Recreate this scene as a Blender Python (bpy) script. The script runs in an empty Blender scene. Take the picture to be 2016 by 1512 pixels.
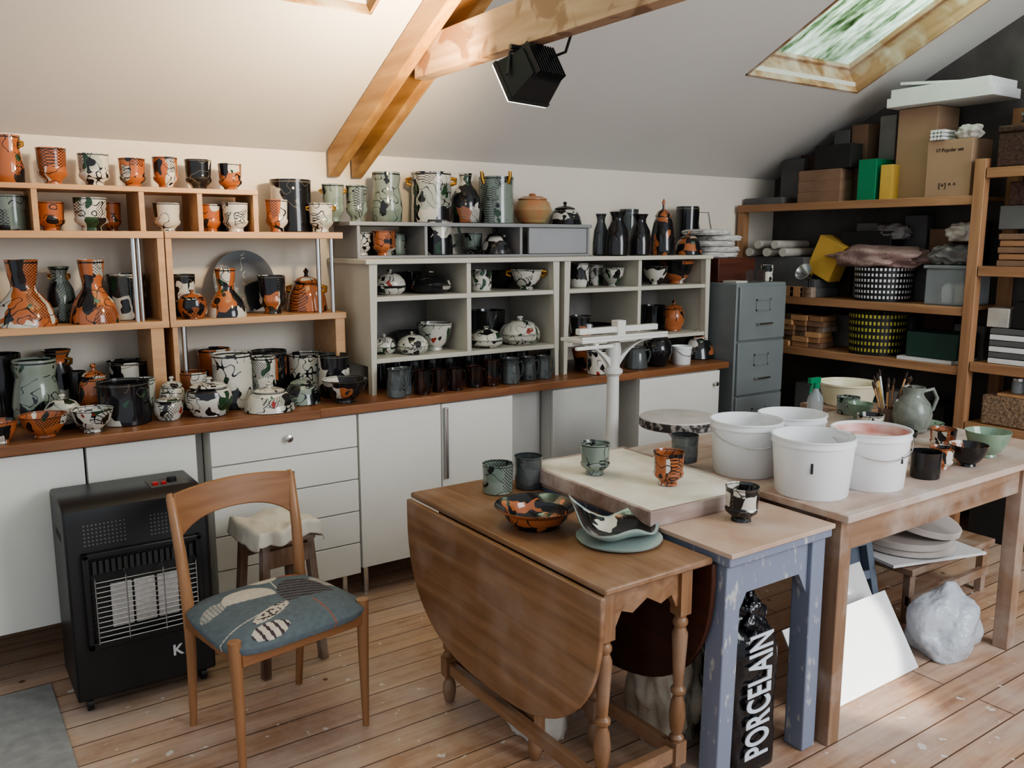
import bpy,bmesh,math,random
from mathutils import Vector,Matrix,noise
random.seed(7)
SC=bpy.context.scene; C=SC.collection; PI=math.pi; R_=math.radians
try: SC.view_settings.look='AgX - Medium High Contrast'
except Exception: pass
# ---------------- camera model used to read distances from the photograph
FPX=1690.; H=1.6; PITCH=math.atan(281/1690.); YAW=R_(34.7)
sp,cp,sy,cy_=math.sin(PITCH),math.cos(PITCH),math.sin(YAW),math.cos(YAW)
def ray(px,py):
    r=px-1008.; v=py-756.; F=FPX*cp-v*sp; D=FPX*sp+v*cp
    return Vector((r*cy_+F*sy,-r*sy+F*cy_,-D)),F,D
def AY(px,py,Y): d,F,D=ray(px,py); return Vector((0,0,H))+d*(Y/d.y)
def AX(px,py,X): d,F,D=ray(px,py); return Vector((0,0,H))+d*(X/d.x)
def AZ(px,py,Z): d,F,D=ray(px,py); return Vector((0,0,H))+d*((Z-H)/d.z)
cam=bpy.data.cameras.new('camera'); cam.lens=36*FPX/2016; cam.sensor_width=36; cam.clip_start=.05
co=bpy.data.objects.new('camera',cam); C.objects.link(co); co.location=(0,0,H); co.rotation_euler=(PI/2-PITCH,0,-YAW); SC.camera=co
# ---------------- materials
def newmat(n):
    m=bpy.data.materials.new(n); m.use_nodes=True; nt=m.node_tree; b=nt.nodes['Principled BSDF']; return m,nt,b
def N(nt,t,**k):
    n=nt.nodes.new(t)
    for a,v in k.items(): setattr(n,a,v)
    return n
def ramp(nt,els,interp='LINEAR'):
    r=N(nt,'ShaderNodeValToRGB'); cr=r.color_ramp; cr.interpolation=interp
    while len(cr.elements)<len(els): cr.elements.new(.5)
    for e,(p,c) in zip(cr.elements,els): e.position=p; e.color=(c[0],c[1],c[2],1)
    return r
def M(name,col,rough=.5,metal=0,var=.12,scale=6,bump=0,bscale=60,stretch=(1,1,1),col2=None,cut=(.3,.7),trans=0,alpha=1,coat=0,emit=0,bdist=.01):
    m,nt,b=newmat(name); L=nt.links.new
    tc=N(nt,'ShaderNodeTexCoord'); mp=N(nt,'ShaderNodeMapping'); mp.inputs['Scale'].default_value=stretch
    L(tc.outputs['Object'],mp.inputs['Vector'])
    no=N(nt,'ShaderNodeTexNoise'); no.inputs['Scale'].default_value=scale; no.inputs['Detail'].default_value=5; L(mp.outputs[0],no.inputs['Vector'])
    c2=col2 or tuple(min(1,c*(1+var)) for c in col); c1=col if col2 else tuple(c*(1-var) for c in col)
    r=ramp(nt,[(cut[0],c1),(cut[1],c2)]); L(no.outputs[0],r.inputs[0]); L(r.outputs[0],b.inputs['Base Color'])
    b.inputs['Roughness'].default_value=rough; b.inputs['Metallic'].default_value=metal
    b.inputs['Transmission Weight'].default_value=trans; b.inputs['Alpha'].default_value=alpha; b.inputs['Coat Weight'].default_value=coat
    if emit: L(r.outputs[0],b.inputs['Emission Color']); b.inputs['Emission Strength'].default_value=emit
    if bump:
        n2=N(nt,'ShaderNodeTexNoise'); n2.inputs['Scale'].default_value=bscale; n2.inputs['Detail'].default_value=4; L(mp.outputs[0],n2.inputs['Vector'])
        bp=N(nt,'ShaderNodeBump'); bp.inputs['Strength'].default_value=bump; bp.inputs['Distance'].default_value=bdist; L(n2.outputs[0],bp.inputs['Height']); L(bp.outputs[0],b.inputs['Normal'])
    return m
def wood(name,c1,c2,axis='x',rough=.45,k=1.,dust=0,stain=None,slo=.5,ss=6,sw=.05,sa=.9):
    s=[22*k]*3; s['xyz'.index(axis)]=1.6*k
    m,nt,b=newmat(name); L=nt.links.new
    tc=N(nt,'ShaderNodeTexCoord'); mp=N(nt,'ShaderNodeMapping'); mp.inputs['Scale'].default_value=s; L(tc.outputs['Object'],mp.inputs['Vector'])
    no=N(nt,'ShaderNodeTexNoise'); no.inputs['Scale'].default_value=1.4; no.inputs['Detail'].default_value=6; no.inputs['Distortion'].default_value=.6; L(mp.outputs[0],no.inputs['Vector'])
    r=ramp(nt,[(.3,c1),(.5,tuple((a+b_)/2 for a,b_ in zip(c1,c2))),(.68,c2)]); L(no.outputs[0],r.inputs[0]); out=r.outputs[0]
    for col,amt,sc,lo,hi in (((.55,.5,.46),dust,7,.45,.7),(stain,sa,ss,slo,slo+sw)):
        if not amt or col is None: continue
        n3=N(nt,'ShaderNodeTexNoise'); n3.inputs['Scale'].default_value=sc; n3.inputs['Detail'].default_value=9; n3.inputs['Distortion'].default_value=.8 if col is stain else 0; L(tc.outputs['Object'],n3.inputs['Vector'])
        r3=ramp(nt,[(lo,(0,0,0)),(hi,(amt,amt,amt))]); L(n3.outputs[0],r3.inputs[0])
        mx=N(nt,'ShaderNodeMixRGB'); L(r3.outputs[0],mx.inputs[0]); L(out,mx.inputs[1]); mx.inputs[2].default_value=(*col,1); out=mx.outputs[0]
    L(out,b.inputs['Base Color']); b.inputs['Roughness'].default_value=rough
    bp=N(nt,'ShaderNodeBump'); bp.inputs['Strength'].default_value=.15; bp.inputs['Distance'].default_value=.003; L(no.outputs[0],bp.inputs['Height']); L(bp.outputs[0],b.inputs['Normal'])
    return m
def potmat(name,base,els,blob=None,stroke=(.01,.01,.012),amt=.6,lat=.3,dots=.5,band=True,rough=.13,ds=.38,coat=.25):
    m,nt,b=newmat(name); L=nt.links.new
    def Mt(op,a,bv=None,b2=None):
        n=N(nt,'ShaderNodeMath',operation=op); L(a,n.inputs[0])
        if b2 is not None: L(b2,n.inputs[1])
        elif bv is not None: n.inputs[1].default_value=bv
        return n.outputs[0]
    tc=N(nt,'ShaderNodeTexCoord'); oi=N(nt,'ShaderNodeObjectInfo'); rnd=oi.outputs['Random']; mu=Mt('MULTIPLY',rnd,37.)
    ad=N(nt,'ShaderNodeVectorMath',operation='ADD'); L(tc.outputs['Object'],ad.inputs[0]); L(mu,ad.inputs[1]); av=ad.outputs[0]
    nz=N(nt,'ShaderNodeTexNoise'); nz.inputs['Scale'].default_value=18; nz.inputs['Detail'].default_value=1; L(av,nz.inputs['Vector'])
    sn=N(nt,'ShaderNodeSeparateColor'); L(nz.outputs['Color'],sn.inputs[0])
    so=N(nt,'ShaderNodeSeparateXYZ'); L(tc.outputs['Object'],so.inputs[0]); sg=N(nt,'ShaderNodeSeparateXYZ'); L(tc.outputs['Generated'],sg.inputs[0])
    ang=Mt('ADD',Mt('ADD',Mt('MULTIPLY',Mt('ARCTAN2',so.outputs[1],None,so.outputs[0]),.95),None,Mt('MULTIPLY',rnd,9.)),None,Mt('MULTIPLY',sn.outputs[0],.9))
    gz=Mt('ADD',Mt('ADD',Mt('MULTIPLY',sg.outputs[2],2.2),None,Mt('MULTIPLY',rnd,5.)),None,Mt('MULTIPLY',sn.outputs[1],.9))
    cb=N(nt,'ShaderNodeCombineXYZ'); L(Mt('FLOOR',ang),cb.inputs[0]); L(Mt('FLOOR',gz),cb.inputs[1]); L(Mt('FLOOR',mu),cb.inputs[2])
    wn=N(nt,'ShaderNodeTexWhiteNoise'); L(cb.outputs[0],wn.inputs['Vector']); se=N(nt,'ShaderNodeSeparateColor'); L(wn.outputs['Color'],se.inputs[0])
    r=ramp(nt,[(0,base)]+els,'CONSTANT'); L(se.outputs[0],r.inputs[0]); out=r.outputs[0]
    def over(mask,col=None,sock=None):
        nonlocal out
        mx=N(nt,'ShaderNodeMixRGB'); L(mask,mx.inputs[0]); L(out,mx.inputs[1])
        if sock is not None: L(sock,mx.inputs[2])
        else: mx.inputs[2].default_value=(*col,1)
        out=mx.outputs[0]
    ls=[]
    for vec in ((1,.6,1.),(1,.6,-1.)):
        dp=N(nt,'ShaderNodeVectorMath',operation='DOT_PRODUCT'); L(av,dp.inputs[0]); dp.inputs[1].default_value=tuple(q*85 for q in vec)
        ls.append(Mt('LESS_THAN',Mt('FRACT',dp.outputs['Value']),.22))
    if lat: over(Mt('MULTIPLY',Mt('MAXIMUM',ls[0],None,ls[1]),None,Mt('GREATER_THAN',se.outputs[2],1-lat)),stroke)
    # brushed leaf / figure shapes: warped, stretched cells
    n9=N(nt,'ShaderNodeTexNoise'); n9.inputs['Scale'].default_value=26; n9.inputs['Detail'].default_value=0; L(av,n9.inputs['Vector'])
    s9=N(nt,'ShaderNodeVectorMath',operation='SCALE'); s9.inputs['Scale'].default_value=.045; L(n9.outputs['Color'],s9.inputs[0])
    a9=N(nt,'ShaderNodeVectorMath',operation='ADD'); L(av,a9.inputs[0]); L(s9.outputs[0],a9.inputs[1])
    mp=N(nt,'ShaderNodeMapping'); mp.inputs['Scale'].default_value=(1,1,.42); mp.inputs['Rotation'].default_value=(.35,.7,0); L(a9.outputs[0],mp.inputs['Vector'])
    vo=N(nt,'ShaderNodeTexVoronoi'); vo.inputs['Scale'].default_value=25; L(mp.outputs[0],vo.inputs['Vector']); sv=N(nt,'ShaderNodeSeparateColor'); L(vo.outputs['Color'],sv.inputs[0])
    if blob and dots:
        rb=ramp(nt,blob,'CONSTANT'); L(sv.outputs[1],rb.inputs[0])
        over(Mt('MULTIPLY',Mt('LESS_THAN',vo.outputs['Distance'],ds),None,Mt('GREATER_THAN',sv.outputs[0],1-dots)),None,rb.outputs[0])
    n2=N(nt,'ShaderNodeTexNoise'); n2.inputs['Scale'].default_value=23; n2.inputs['Detail'].default_value=0; L(av,n2.inputs['Vector'])
    lt=Mt('LESS_THAN',Mt('ABSOLUTE',Mt('SUBTRACT',n2.outputs[0],.5)),.017)
    over(Mt('MULTIPLY',lt,None,Mt('GREATER_THAN',se.outputs[1],1-amt)),stroke)
    if band:
        over(Mt('LESS_THAN',Mt('ABSOLUTE',Mt('SUBTRACT',sg.outputs[2],.955)),.012),stroke)
    L(out,b.inputs['Base Color']); b.inputs['Roughness'].default_value=rough; b.inputs['Coat Weight'].default_value=coat; b.inputs['Coat Roughness'].default_value=.05
    return m
TE=(.40,.128,.048); WH=(.60,.57,.50); CE=(.22,.26,.22); BK=(.012,.012,.014); GN=(.022,.06,.028); GD=(.7,.40,.1)
BL=[(0,BK),(.6,GN),(.85,BK)]
PM={'t':potmat('terracotta_glaze',TE,[(.60,BK),(.69,WH),(.80,TE)],[(0,BK),(.72,WH),(.87,GN)],lat=.22,dots=.42),
 'w':potmat('white_glaze',WH,[(.68,BK),(.76,(.42,.44,.38)),(.88,GN),(.92,WH)],BL+[(.95,(.3,.03,.02))],lat=.22,dots=.42),
 'c':potmat('celadon_glaze',CE,[(.6,(.17,.22,.18)),(.75,CE),(.86,BK),(.9,CE)],BL,lat=.22,dots=.4),
 'k':potmat('black_glaze',BK,[(.46,WH),(.62,BK),(.86,TE),(.91,BK)],[(0,BK),(.6,WH),(.8,GN)],stroke=(.10,.09,.07),amt=.3,lat=.15,dots=.28),
 'd':potmat('dark_plate_glaze',BK,[(.6,GN),(.66,BK)],[(0,WH),(.5,GN),(.8,TE)],stroke=(.3,.28,.22),amt=.25,lat=.12,dots=.25,band=False,rough=.4,ds=.3,coat=0),
 'q':potmat('black_orange_glaze',BK,[(.45,TE),(.75,BK),(.9,(.5,.4,.3))],[(0,BK),(.5,TE)],stroke=(.012,.012,.014),amt=.5,lat=.2,dots=.35,band=False),
 'K':potmat('plain_black_glaze',BK,[(.5,(.018,.017,.016))],None,stroke=(.04,.04,.04),amt=.1,lat=0,band=False),
 'g':potmat('grey_glaze',(.09,.10,.10),[(.5,(.06,.07,.07)),(.8,(.12,.13,.13))],None,stroke=(.03,.03,.03),amt=.3,lat=0),
 'b':potmat('brown_black_glaze',(.02,.008,.006),[(.5,(.035,.012,.008)),(.8,BK)],None,stroke=(.1,.03,.01),amt=.2,lat=0,band=False),
 'p':M('peach_glaze',(.5,.2,.09),.25,col2=(.36,.32,.16),scale=9),
 'G':potmat('green_glaze',(.2,.3,.22),[(.5,(.24,.34,.25)),(.85,(.28,.38,.3))],None,amt=.1,lat=0,band=False)}
gold=M('gold_lustre',GD,.2,.9)
m_wall=M('cream_plaster',(.76,.70,.60),.8,var=.03,scale=2,bump=.05)
m_ceil=M('white_plasterboard',(.70,.68,.65),.55,var=.03,scale=1.2,bump=.03)
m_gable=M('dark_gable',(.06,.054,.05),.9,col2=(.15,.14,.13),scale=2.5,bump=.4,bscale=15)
m_shelf=wood('beech_veneer',(.48,.26,.125),(.58,.34,.175),'x')
m_top=wood('oiled_worktop',(.17,.066,.03),(.30,.135,.062),'x',.35,.7)
m_beam=wood('orange_pine',(.28,.13,.04),(.54,.31,.12),'y',.35,.5)
m_beam2=wood('weathered_pine',(.36,.21,.12),(.58,.40,.26),'y',.5,.5,stain=(.24,.12,.065),slo=.52)
m_reveal=wood('flaking_pine',(.26,.13,.06),(.52,.33,.19),'y',.6,.45,stain=(.66,.58,.48),slo=.46,ss=5,sw=.22,sa=.85)
m_cream=M('cream_paint',(.56,.53,.45),.5,var=.05)
m_grey=M('grey_paint',(.28,.28,.28),.5,var=.06)
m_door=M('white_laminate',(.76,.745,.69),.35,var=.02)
m_door_shade=M('shaded_laminate',(.5,.5,.48),.4,var=.04)  # white laminate with the recess shade put into its colour
m_chrome=M('brushed_chrome',(.6,.6,.6),.25,1,var=.05)
m_black=M('black_enamel',(.012,.012,.013),.38,var=.2)
m_dark=M('dark_void',(.018,.017,.016),.8)
m_oak=wood('worn_oak',(.18,.09,.042),(.31,.17,.09),'y',.4,.8,dust=.15)
m_oakv=wood('turned_oak',(.17,.085,.04),(.29,.155,.078),'z',.4,.8,dust=.2)
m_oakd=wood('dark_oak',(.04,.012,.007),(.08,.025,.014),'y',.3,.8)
m_teak=wood('teak',(.23,.10,.042),(.33,.16,.072),'x',.35,.8)
m_teakv=wood('teak_upright',(.27,.13,.058),(.38,.2,.10),'z',.35,.8)
m_pine=wood('shelf_pine',(.30,.15,.075),(.44,.25,.135),'y',.5,.7)
m_pinev=wood('post_pine',(.30,.15,.075),(.44,.25,.135),'z',.5,.7)
m_work=wood('dusty_bench',(.38,.26,.2),(.55,.42,.35),'x',.5,.5,dust=.9)
m_workl=wood('bench_leg_wood',(.21,.12,.07),(.36,.23,.15),'z',.55,.6,dust=.5)
m_workx=wood('bench_rail_wood',(.21,.12,.07),(.36,.23,.15),'x',.55,.6,dust=.5)
m_blue=M('chipped_blue_paint',(.215,.245,.325),.5,col2=(.46,.46,.46),scale=48,cut=(.60,.68),stretch=(1,1,.35))
m_tan=M('clay_stained_board',(.44,.29,.205),.6,col2=(.58,.45,.37),scale=5)
m_plaster=M('plaster_slab',(.62,.55,.44),.7,col2=(.78,.75,.67),scale=9,bump=.1)
m_edge=wood('dusty_edge',(.25,.16,.13),(.45,.36,.32),'x',.7,.6,dust=.8)
m_white=M('white_plastic',(.80,.81,.82),.3,var=.02)
m_iron=M('white_cast_iron',(.70,.69,.65),.35,var=.05)
m_filing=M('grey_steel',(.20,.22,.225),.4,var=.05)
m_cloth=M('cream_cloth',(.60,.55,.47),.9,var=.06,bump=.2,bscale=14)
m_towel=M('white_towel',(.6,.58,.56),.95,var=.1,bump=.5,bscale=90)
m_card=M('cardboard',(.38,.25,.16),.8,var=.1,scale=3)
m_foam=M('yellow_foam',(.66,.42,.10),.9,var=.1,bump=.3,bscale=80)
m_poly=M('polystyrene',(.72,.72,.72),.8,var=.04,bump=.2,bscale=150)
m_paper=M('aged_paper',(.5,.47,.42),.8,var=.15,scale=10)
m_brown=M('dark_brown_wicker',(.06,.028,.02),.6,var=.5,scale=60,bump=.6,bscale=60)
m_wick=M('pale_wicker',(.25,.17,.11),.7,var=.5,scale=70,bump=.7,bscale=70)
m_stoolw=wood('stool_wood',(.10,.05,.03),(.25,.15,.09),'z',.6,.8,dust=.5)
m_mat=M('grey_mat',(.30,.295,.29),.9,var=.15,scale=20,bump=.2)
m_bagb=M('black_polythene',(.01,.01,.012),.15,var=.2,bump=.6,bscale=14,bdist=.02)
m_bagw=M('translucent_polythene',(.64,.69,.75),.2,var=.06,alpha=.82,bump=.9,bscale=10,bdist=.03)
m_sack=M('cream_sack',(.55,.5,.41),.6,var=.15,scale=10,bump=.8,bscale=12,bdist=.02)
m_txtw=M('white_print',(.62,.68,.75),.5,var=.01)
m_txtk=M('black_print',(.02,.02,.02),.5,var=.01)
m_green=M('green_plastic',(.01,.22,.10),.4,var=.1)
m_dkgreen=M('dark_green_card',(.02,.06,.045),.5,var=.1)
m_clear=M('clear_plastic',(.45,.5,.52),.15,var=.05,alpha=.45)
m_blanket=M('pink_grey_wool',(.38,.26,.24),.95,var=.15,bump=.8,bscale=60)
m_slip=M('pink_slip',(.55,.2,.17),.4,col2=(.72,.6,.55),scale=14)
m_slate=M('slate_fabric',(.11,.135,.15),.9,var=.12,scale=60)
m_fcream=M('cream_fabric',(.52,.46,.39),.9,var=.1,scale=60)
m_fdark=M('dark_fabric',(.06,.04,.045),.9,var=.3,scale=60)
m_frust=M('rust_fabric',(.35,.1,.05),.9,var=.1)
m_cer=M('heater_ceramic',(.36,.34,.32),.8,col2=(.46,.44,.42),scale=90)
m_red=M('red_plastic',(.5,.02,.02),.4)
m_yel=M('yellow_weave',(.45,.42,.07),.6)
m_step=M('blue_grey_plastic',(.15,.18,.23),.45,var=.1)
m_brist=M('bristle',(.05,.03,.02),.8,var=.4)
m_lampg=M('lit_lamp_glass',(1,.93,.8),.3,var=.01,emit=4)
m_brick=M('fire_brick',(.24,.145,.095),.9,var=.2)
m_grybrd=M('grey_board',(.12,.12,.12),.8,var=.2)
m_grymid=M('mid_grey_card',(.22,.21,.20),.8,var=.2)
m_bat=M('plaster_bat',(.52,.47,.44),.7,col2=(.64,.60,.57),scale=8)
m_speck=M('speckled_edge',(.05,.045,.045),.7,col2=(.42,.38,.35),scale=40,cut=(.47,.58))
def floor_mat():
    m,nt,b=newmat('pine_floorboards'); L=nt.links.new
    tc=N(nt,'ShaderNodeTexCoord'); br=N(nt,'ShaderNodeTexBrick'); br.offset=.37; br.inputs['Scale'].default_value=1
    for k,v in (('Brick Width',4.7),('Row Height',.125),('Mortar Size',.0028),('Bias',0.)): br.inputs[k].default_value=v
    br.inputs['Color1'].default_value=(.45,.275,.17,1); br.inputs['Color2'].default_value=(.57,.375,.25,1); br.inputs['Mortar'].default_value=(.14,.08,.05,1)
    L(tc.outputs['Object'],br.inputs['Vector'])
    mp=N(nt,'ShaderNodeMapping'); mp.inputs['Scale'].default_value=(1.2,19,1); L(tc.outputs['Object'],mp.inputs['Vector'])
    no=N(nt,'ShaderNodeTexNoise'); no.inputs['Scale'].default_value=1.5; no.inputs['Detail'].default_value=7; no.inputs['Distortion'].default_value=1.; L(mp.outputs[0],no.inputs['Vector'])
    r=ramp(nt,[(.3,(.66,.55,.47)),(.65,(1.12,1.1,1.06))]); L(no.outputs[0],r.inputs[0])
    n3=N(nt,'ShaderNodeTexNoise'); n3.inputs['Scale'].default_value=1.9; n3.inputs['Detail'].default_value=10; n3.inputs['Roughness'].default_value=.7; L(tc.outputs['Object'],n3.inputs['Vector'])
    mx=N(nt,'ShaderNodeMixRGB',blend_type='MULTIPLY'); mx.inputs[0].default_value=1; L(br.outputs[0],mx.inputs[1]); L(r.outputs[0],mx.inputs[2])
    r3=ramp(nt,[(.40,(.04,.04,.04)),(.64,(.68,.68,.68))]); L(n3.outputs[0],r3.inputs[0])
    fc=N(nt,'ShaderNodeMath',operation='SUBTRACT'); fc.inputs[0].default_value=1; L(br.outputs['Fac'],fc.inputs[1]); f2=N(nt,'ShaderNodeMath',operation='MULTIPLY'); L(fc.outputs[0],f2.inputs[0]); L(r3.outputs[0],f2.inputs[1])
    m2=N(nt,'ShaderNodeMixRGB'); L(f2.outputs[0],m2.inputs[0]); L(mx.outputs[0],m2.inputs[1]); m2.inputs[2].default_value=(.62,.52,.46,1)
    vo=N(nt,'ShaderNodeTexVoronoi'); vo.inputs['Scale'].default_value=4.5; L(tc.outputs['Object'],vo.inputs['Vector'])
    r4=ramp(nt,[(.0,(1,1,1)),(.04,(1,1,1)),(.06,(0,0,0))]); L(vo.outputs['Distance'],r4.inputs[0])
    m3=N(nt,'ShaderNodeMixRGB'); L(r4.outputs[0],m3.inputs[0]); L(m2.outputs[0],m3.inputs[1]); m3.inputs[2].default_value=(.17,.08,.045,1)
    n5=N(nt,'ShaderNodeTexNoise'); n5.inputs['Scale'].default_value=20; n5.inputs['Detail'].default_value=2; L(tc.outputs['Object'],n5.inputs['Vector'])
    r5=ramp(nt,[(.69,(0,0,0)),(.72,(.8,.8,.8))]); L(n5.outputs[0],r5.inputs[0]); m4=N(nt,'ShaderNodeMixRGB'); L(r5.outputs[0],m4.inputs[0]); L(m3.outputs[0],m4.inputs[1]); m4.inputs[2].default_value=(.74,.70,.66,1)
    L(m4.outputs[0],b.inputs['Base Color']); b.inputs['Roughness'].default_value=.42
    bp=N(nt,'ShaderNodeBump'); bp.inputs['Strength'].default_value=.3; bp.inputs['Distance'].default_value=.003; bp.invert=True; L(br.outputs['Fac'],bp.inputs['Height']); L(bp.outputs[0],b.inputs['Normal'])
    return m
def glass_mat():
    m,nt,b=newmat('mossy_glass'); L=nt.links.new; nt.nodes.remove(b); out=nt.nodes['Material Output']
    tc=N(nt,'ShaderNodeTexCoord'); mp=N(nt,'ShaderNodeMapping'); mp.inputs['Scale'].default_value=(4.5,.9,1); L(tc.outputs['Object'],mp.inputs['Vector'])
    no=N(nt,'ShaderNodeTexNoise'); no.inputs['Scale'].default_value=3.; no.inputs['Detail'].default_value=12; no.inputs['Roughness'].default_value=.75; L(mp.outputs[0],no.inputs['Vector'])
    r=ramp(nt,[(.35,(.06,.08,.04)),(.44,(.20,.26,.18)),(.52,(.40,.46,.39)),(.64,(.55,.60,.56))]); L(no.outputs[0],r.inputs[0])
    t=N(nt,'ShaderNodeBsdfTranslucent'); L(r.outputs[0],t.inputs[0]); tr=N(nt,'ShaderNodeBsdfTransparent'); L(r.outputs[0],tr.inputs[0])
    mx=N(nt,'ShaderNodeMixShader'); mx.inputs[0].default_value=.35; L(t.outputs[0],mx.inputs[1]); L(tr.outputs[0],mx.inputs[2]); L(mx.outputs[0],out.inputs[0]); return m
# ---------------- mesh builder
class MB:
    def __init__(s): s.bm=bmesh.new()
    def box(s,x0,x1,y0,y1,z0,z1,mi=0,T=None):
        v=[s.bm.verts.new(T@Vector(p) if T else p) for p in ((x0,y0,z0),(x1,y0,z0),(x1,y1,z0),(x0,y1,z0),(x0,y0,z1),(x1,y0,z1),(x1,y1,z1),(x0,y1,z1))]
        for q in ((3,2,1,0),(4,5,6,7),(0,1,5,4),(1,2,6,5),(2,3,7,6),(3,0,4,7)): s.bm.faces.new([v[i] for i in q]).material_index=mi
        return s
    def tube(s,pts,r,seg=10,mi=0,closed=False,sq=False):
        pts=[Vector(p) for p in pts]; n=len(pts); rs=r if isinstance(r,(list,tuple)) else [r]*n; rings=[]; up=None
        for i,p in enumerate(pts):
            if closed: t=pts[(i+1)%n]-pts[i-1]
            else: t=pts[min(i+1,n-1)]-pts[max(i-1,0)]
            t.normalize()
            if up is None: up=t.orthogonal().normalized() if not sq else (Vector((1,0,0)) if abs(t.x)<.7 else Vector((0,0,1)))
            a=(up-t*up.dot(t)).normalized(); up=a; b=t.cross(a)
            off=PI/4 if sq else 0; rr=rs[i]*(1.414 if sq else 1); sg=4 if sq else seg
            rings.append([s.bm.verts.new(p+(a*math.cos(2*PI*k/sg+off)+b*math.sin(2*PI*k/sg+off))*rr) for k in range(sg)])
        sg=len(rings[0]); m=n if closed else n-1
        for i in range(m):
            A,B=rings[i],rings[(i+1)%n]
            for k in range(sg): s.bm.faces.new((A[k],A[(k+1)%sg],B[(k+1)%sg],B[k])).material_index=mi
        if not closed: s.bm.faces.new(rings[0][::-1]).material_index=mi; s.bm.faces.new(rings[-1]).material_index=mi
        return s
    def lathe(s,prof,c=(0,0,0),seg=28,T=None,mi=0,alt=None):
        rings=[]
        for r,z in prof:
            if r<1e-5: p=Vector((c[0],c[1],c[2]+z)); rings.append([s.bm.verts.new(T@p if T else p)])
            else:
                L=[]
                for k in range(seg):
                    p=Vector((c[0]+r*math.cos(2*PI*k/seg),c[1]+r*math.sin(2*PI*k/seg),c[2]+z)); L.append(s.bm.verts.new(T@p if T else p))
                rings.append(L)
        for i in range(len(rings)-1):
            A,B=rings[i],rings[i+1]
            for k in range(seg):
                k2=(k+1)%seg
                if len(A)==1 and len(B)==1: continue
                if len(A)==1: f=s.bm.faces.new((A[0],B[k2],B[k]))
                elif len(B)==1: f=s.bm.faces.new((A[k],A[k2],B[0]))
                else: f=s.bm.faces.new((A[k],A[k2],B[k2],B[k]))
                f.material_index=mi if not alt else int(i%2==1 and (k//alt)%2==0)
        for e in (0,-1):
            if len(rings[e])>1: s.bm.faces.new(rings[e][::-1] if e==0 else rings[e]).material_index=mi
        return s
    def prism(s,poly,ax,a,b,mi=0,T=None):
        def P(u,v,w):
            p={'x':Vector((w,u,v)),'y':Vector((u,w,v)),'z':Vector((u,v,w))}[ax]; return T@p if T else p
        A=[s.bm.verts.new(P(u,v,a)) for u,v in poly]; B=[s.bm.verts.new(P(u,v,b)) for u,v in poly]; n=len(poly)
        s.bm.faces.new(A[::-1]).material_index=mi; s.bm.faces.new(B).material_index=mi
        for i in range(n): s.bm.faces.new((A[i],A[(i+1)%n],B[(i+1)%n],B[i])).material_index=mi
        return s
    def blob(s,c,sx,sy_,sz,amp=.1,freq=3,seed=0,sub=4,pw=2.,flat=True,ridge=False,taper=0,crump=0):
        r=bmesh.ops.create_icosphere(s.bm,subdivisions=sub,radius=1)
        for v in r['verts']:
            n=v.co.normalized(); q=(abs(n.x)**pw+abs(n.y)**pw+abs(n.z)**pw)**(-1/pw); o=Vector((seed*3.1,seed,0)); d=noise.noise(n*freq+o)
            if ridge: d=1.1*d+.30*(.5-abs(noise.noise(n*freq*1.9+o))*2)+.09*(.5-abs(noise.noise(n*freq*4.1+o))*2)
            if crump:
                w_=noise.voronoi(n*4.2+o,distance_metric='DISTANCE')[0]; d+=crump*(w_[1]-w_[0])+crump*.5*noise.noise(n*8+o)
            p=n*q*(1+amp*d); z=p.z
            if flat: z=max(z,-.8)+.8; k=1-taper*z/1.8; p=Vector((p.x*sx*k,p.y*sy_*k,z/1.8*sz))
            else: p=Vector((p.x*sx,p.y*sy_,z*sz))
            v.co=p+Vector(c)
        return s
    def build(s,name,mat,parent=None,local=False,bevel=0,loc=None,ang=38):
        bmesh.ops.recalc_face_normals(s.bm,faces=s.bm.faces[:])
        me=bpy.data.meshes.new(name); o=bpy.data.objects.new(name,me); C.objects.link(o)
        if parent is not None:
            o.parent=parent
            if not local:
                L=parent.location.copy()
                if parent.parent: L+=parent.parent.location
                bmesh.ops.translate(s.bm,verts=s.bm.verts[:],vec=-L)
        elif not local:
            xs=[v.co.x for v in s.bm.verts]; ys=[v.co.y for v in s.bm.verts]; zs=[v.co.z for v in s.bm.verts]
            L=Vector(((min(xs)+max(xs))/2,(min(ys)+max(ys))/2,min(zs))); bmesh.ops.translate(s.bm,verts=s.bm.verts[:],vec=-L); o.location=L
        s.bm.to_mesh(me); s.bm.free()
        me.polygons.foreach_set('use_smooth',[True]*len(me.polygons)); me.set_sharp_from_angle(angle=R_(ang))
        for m in (mat if isinstance(mat,(list,tuple)) else [mat]): me.materials.append(m)
        if bevel:
            b=o.modifiers.new('bevel','BEVEL'); b.width=bevel; b.segments=2; b.limit_method='ANGLE'; b.angle_limit=R_(50)
        if loc is not None: o.location=loc
        return o
def bx(*a,**k): return MB().box(*a,**k)
def thing(name,label,cat,loc=(0,0,0),rotz=0,group=None):
    o=bpy.data.objects.new(name,None); C.objects.link(o); o.empty_display_size=.05; o.location=loc; o.rotation_euler=(0,0,rotz)
    o['label']=label; o['category']=cat
    if group: o['group']=group
    return o
def tag(o,label,cat,group=None):
    o['label']=label; o['category']=cat
    if group: o['group']=group
    return o
def struct(o): o['kind']='structure'; return o
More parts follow.
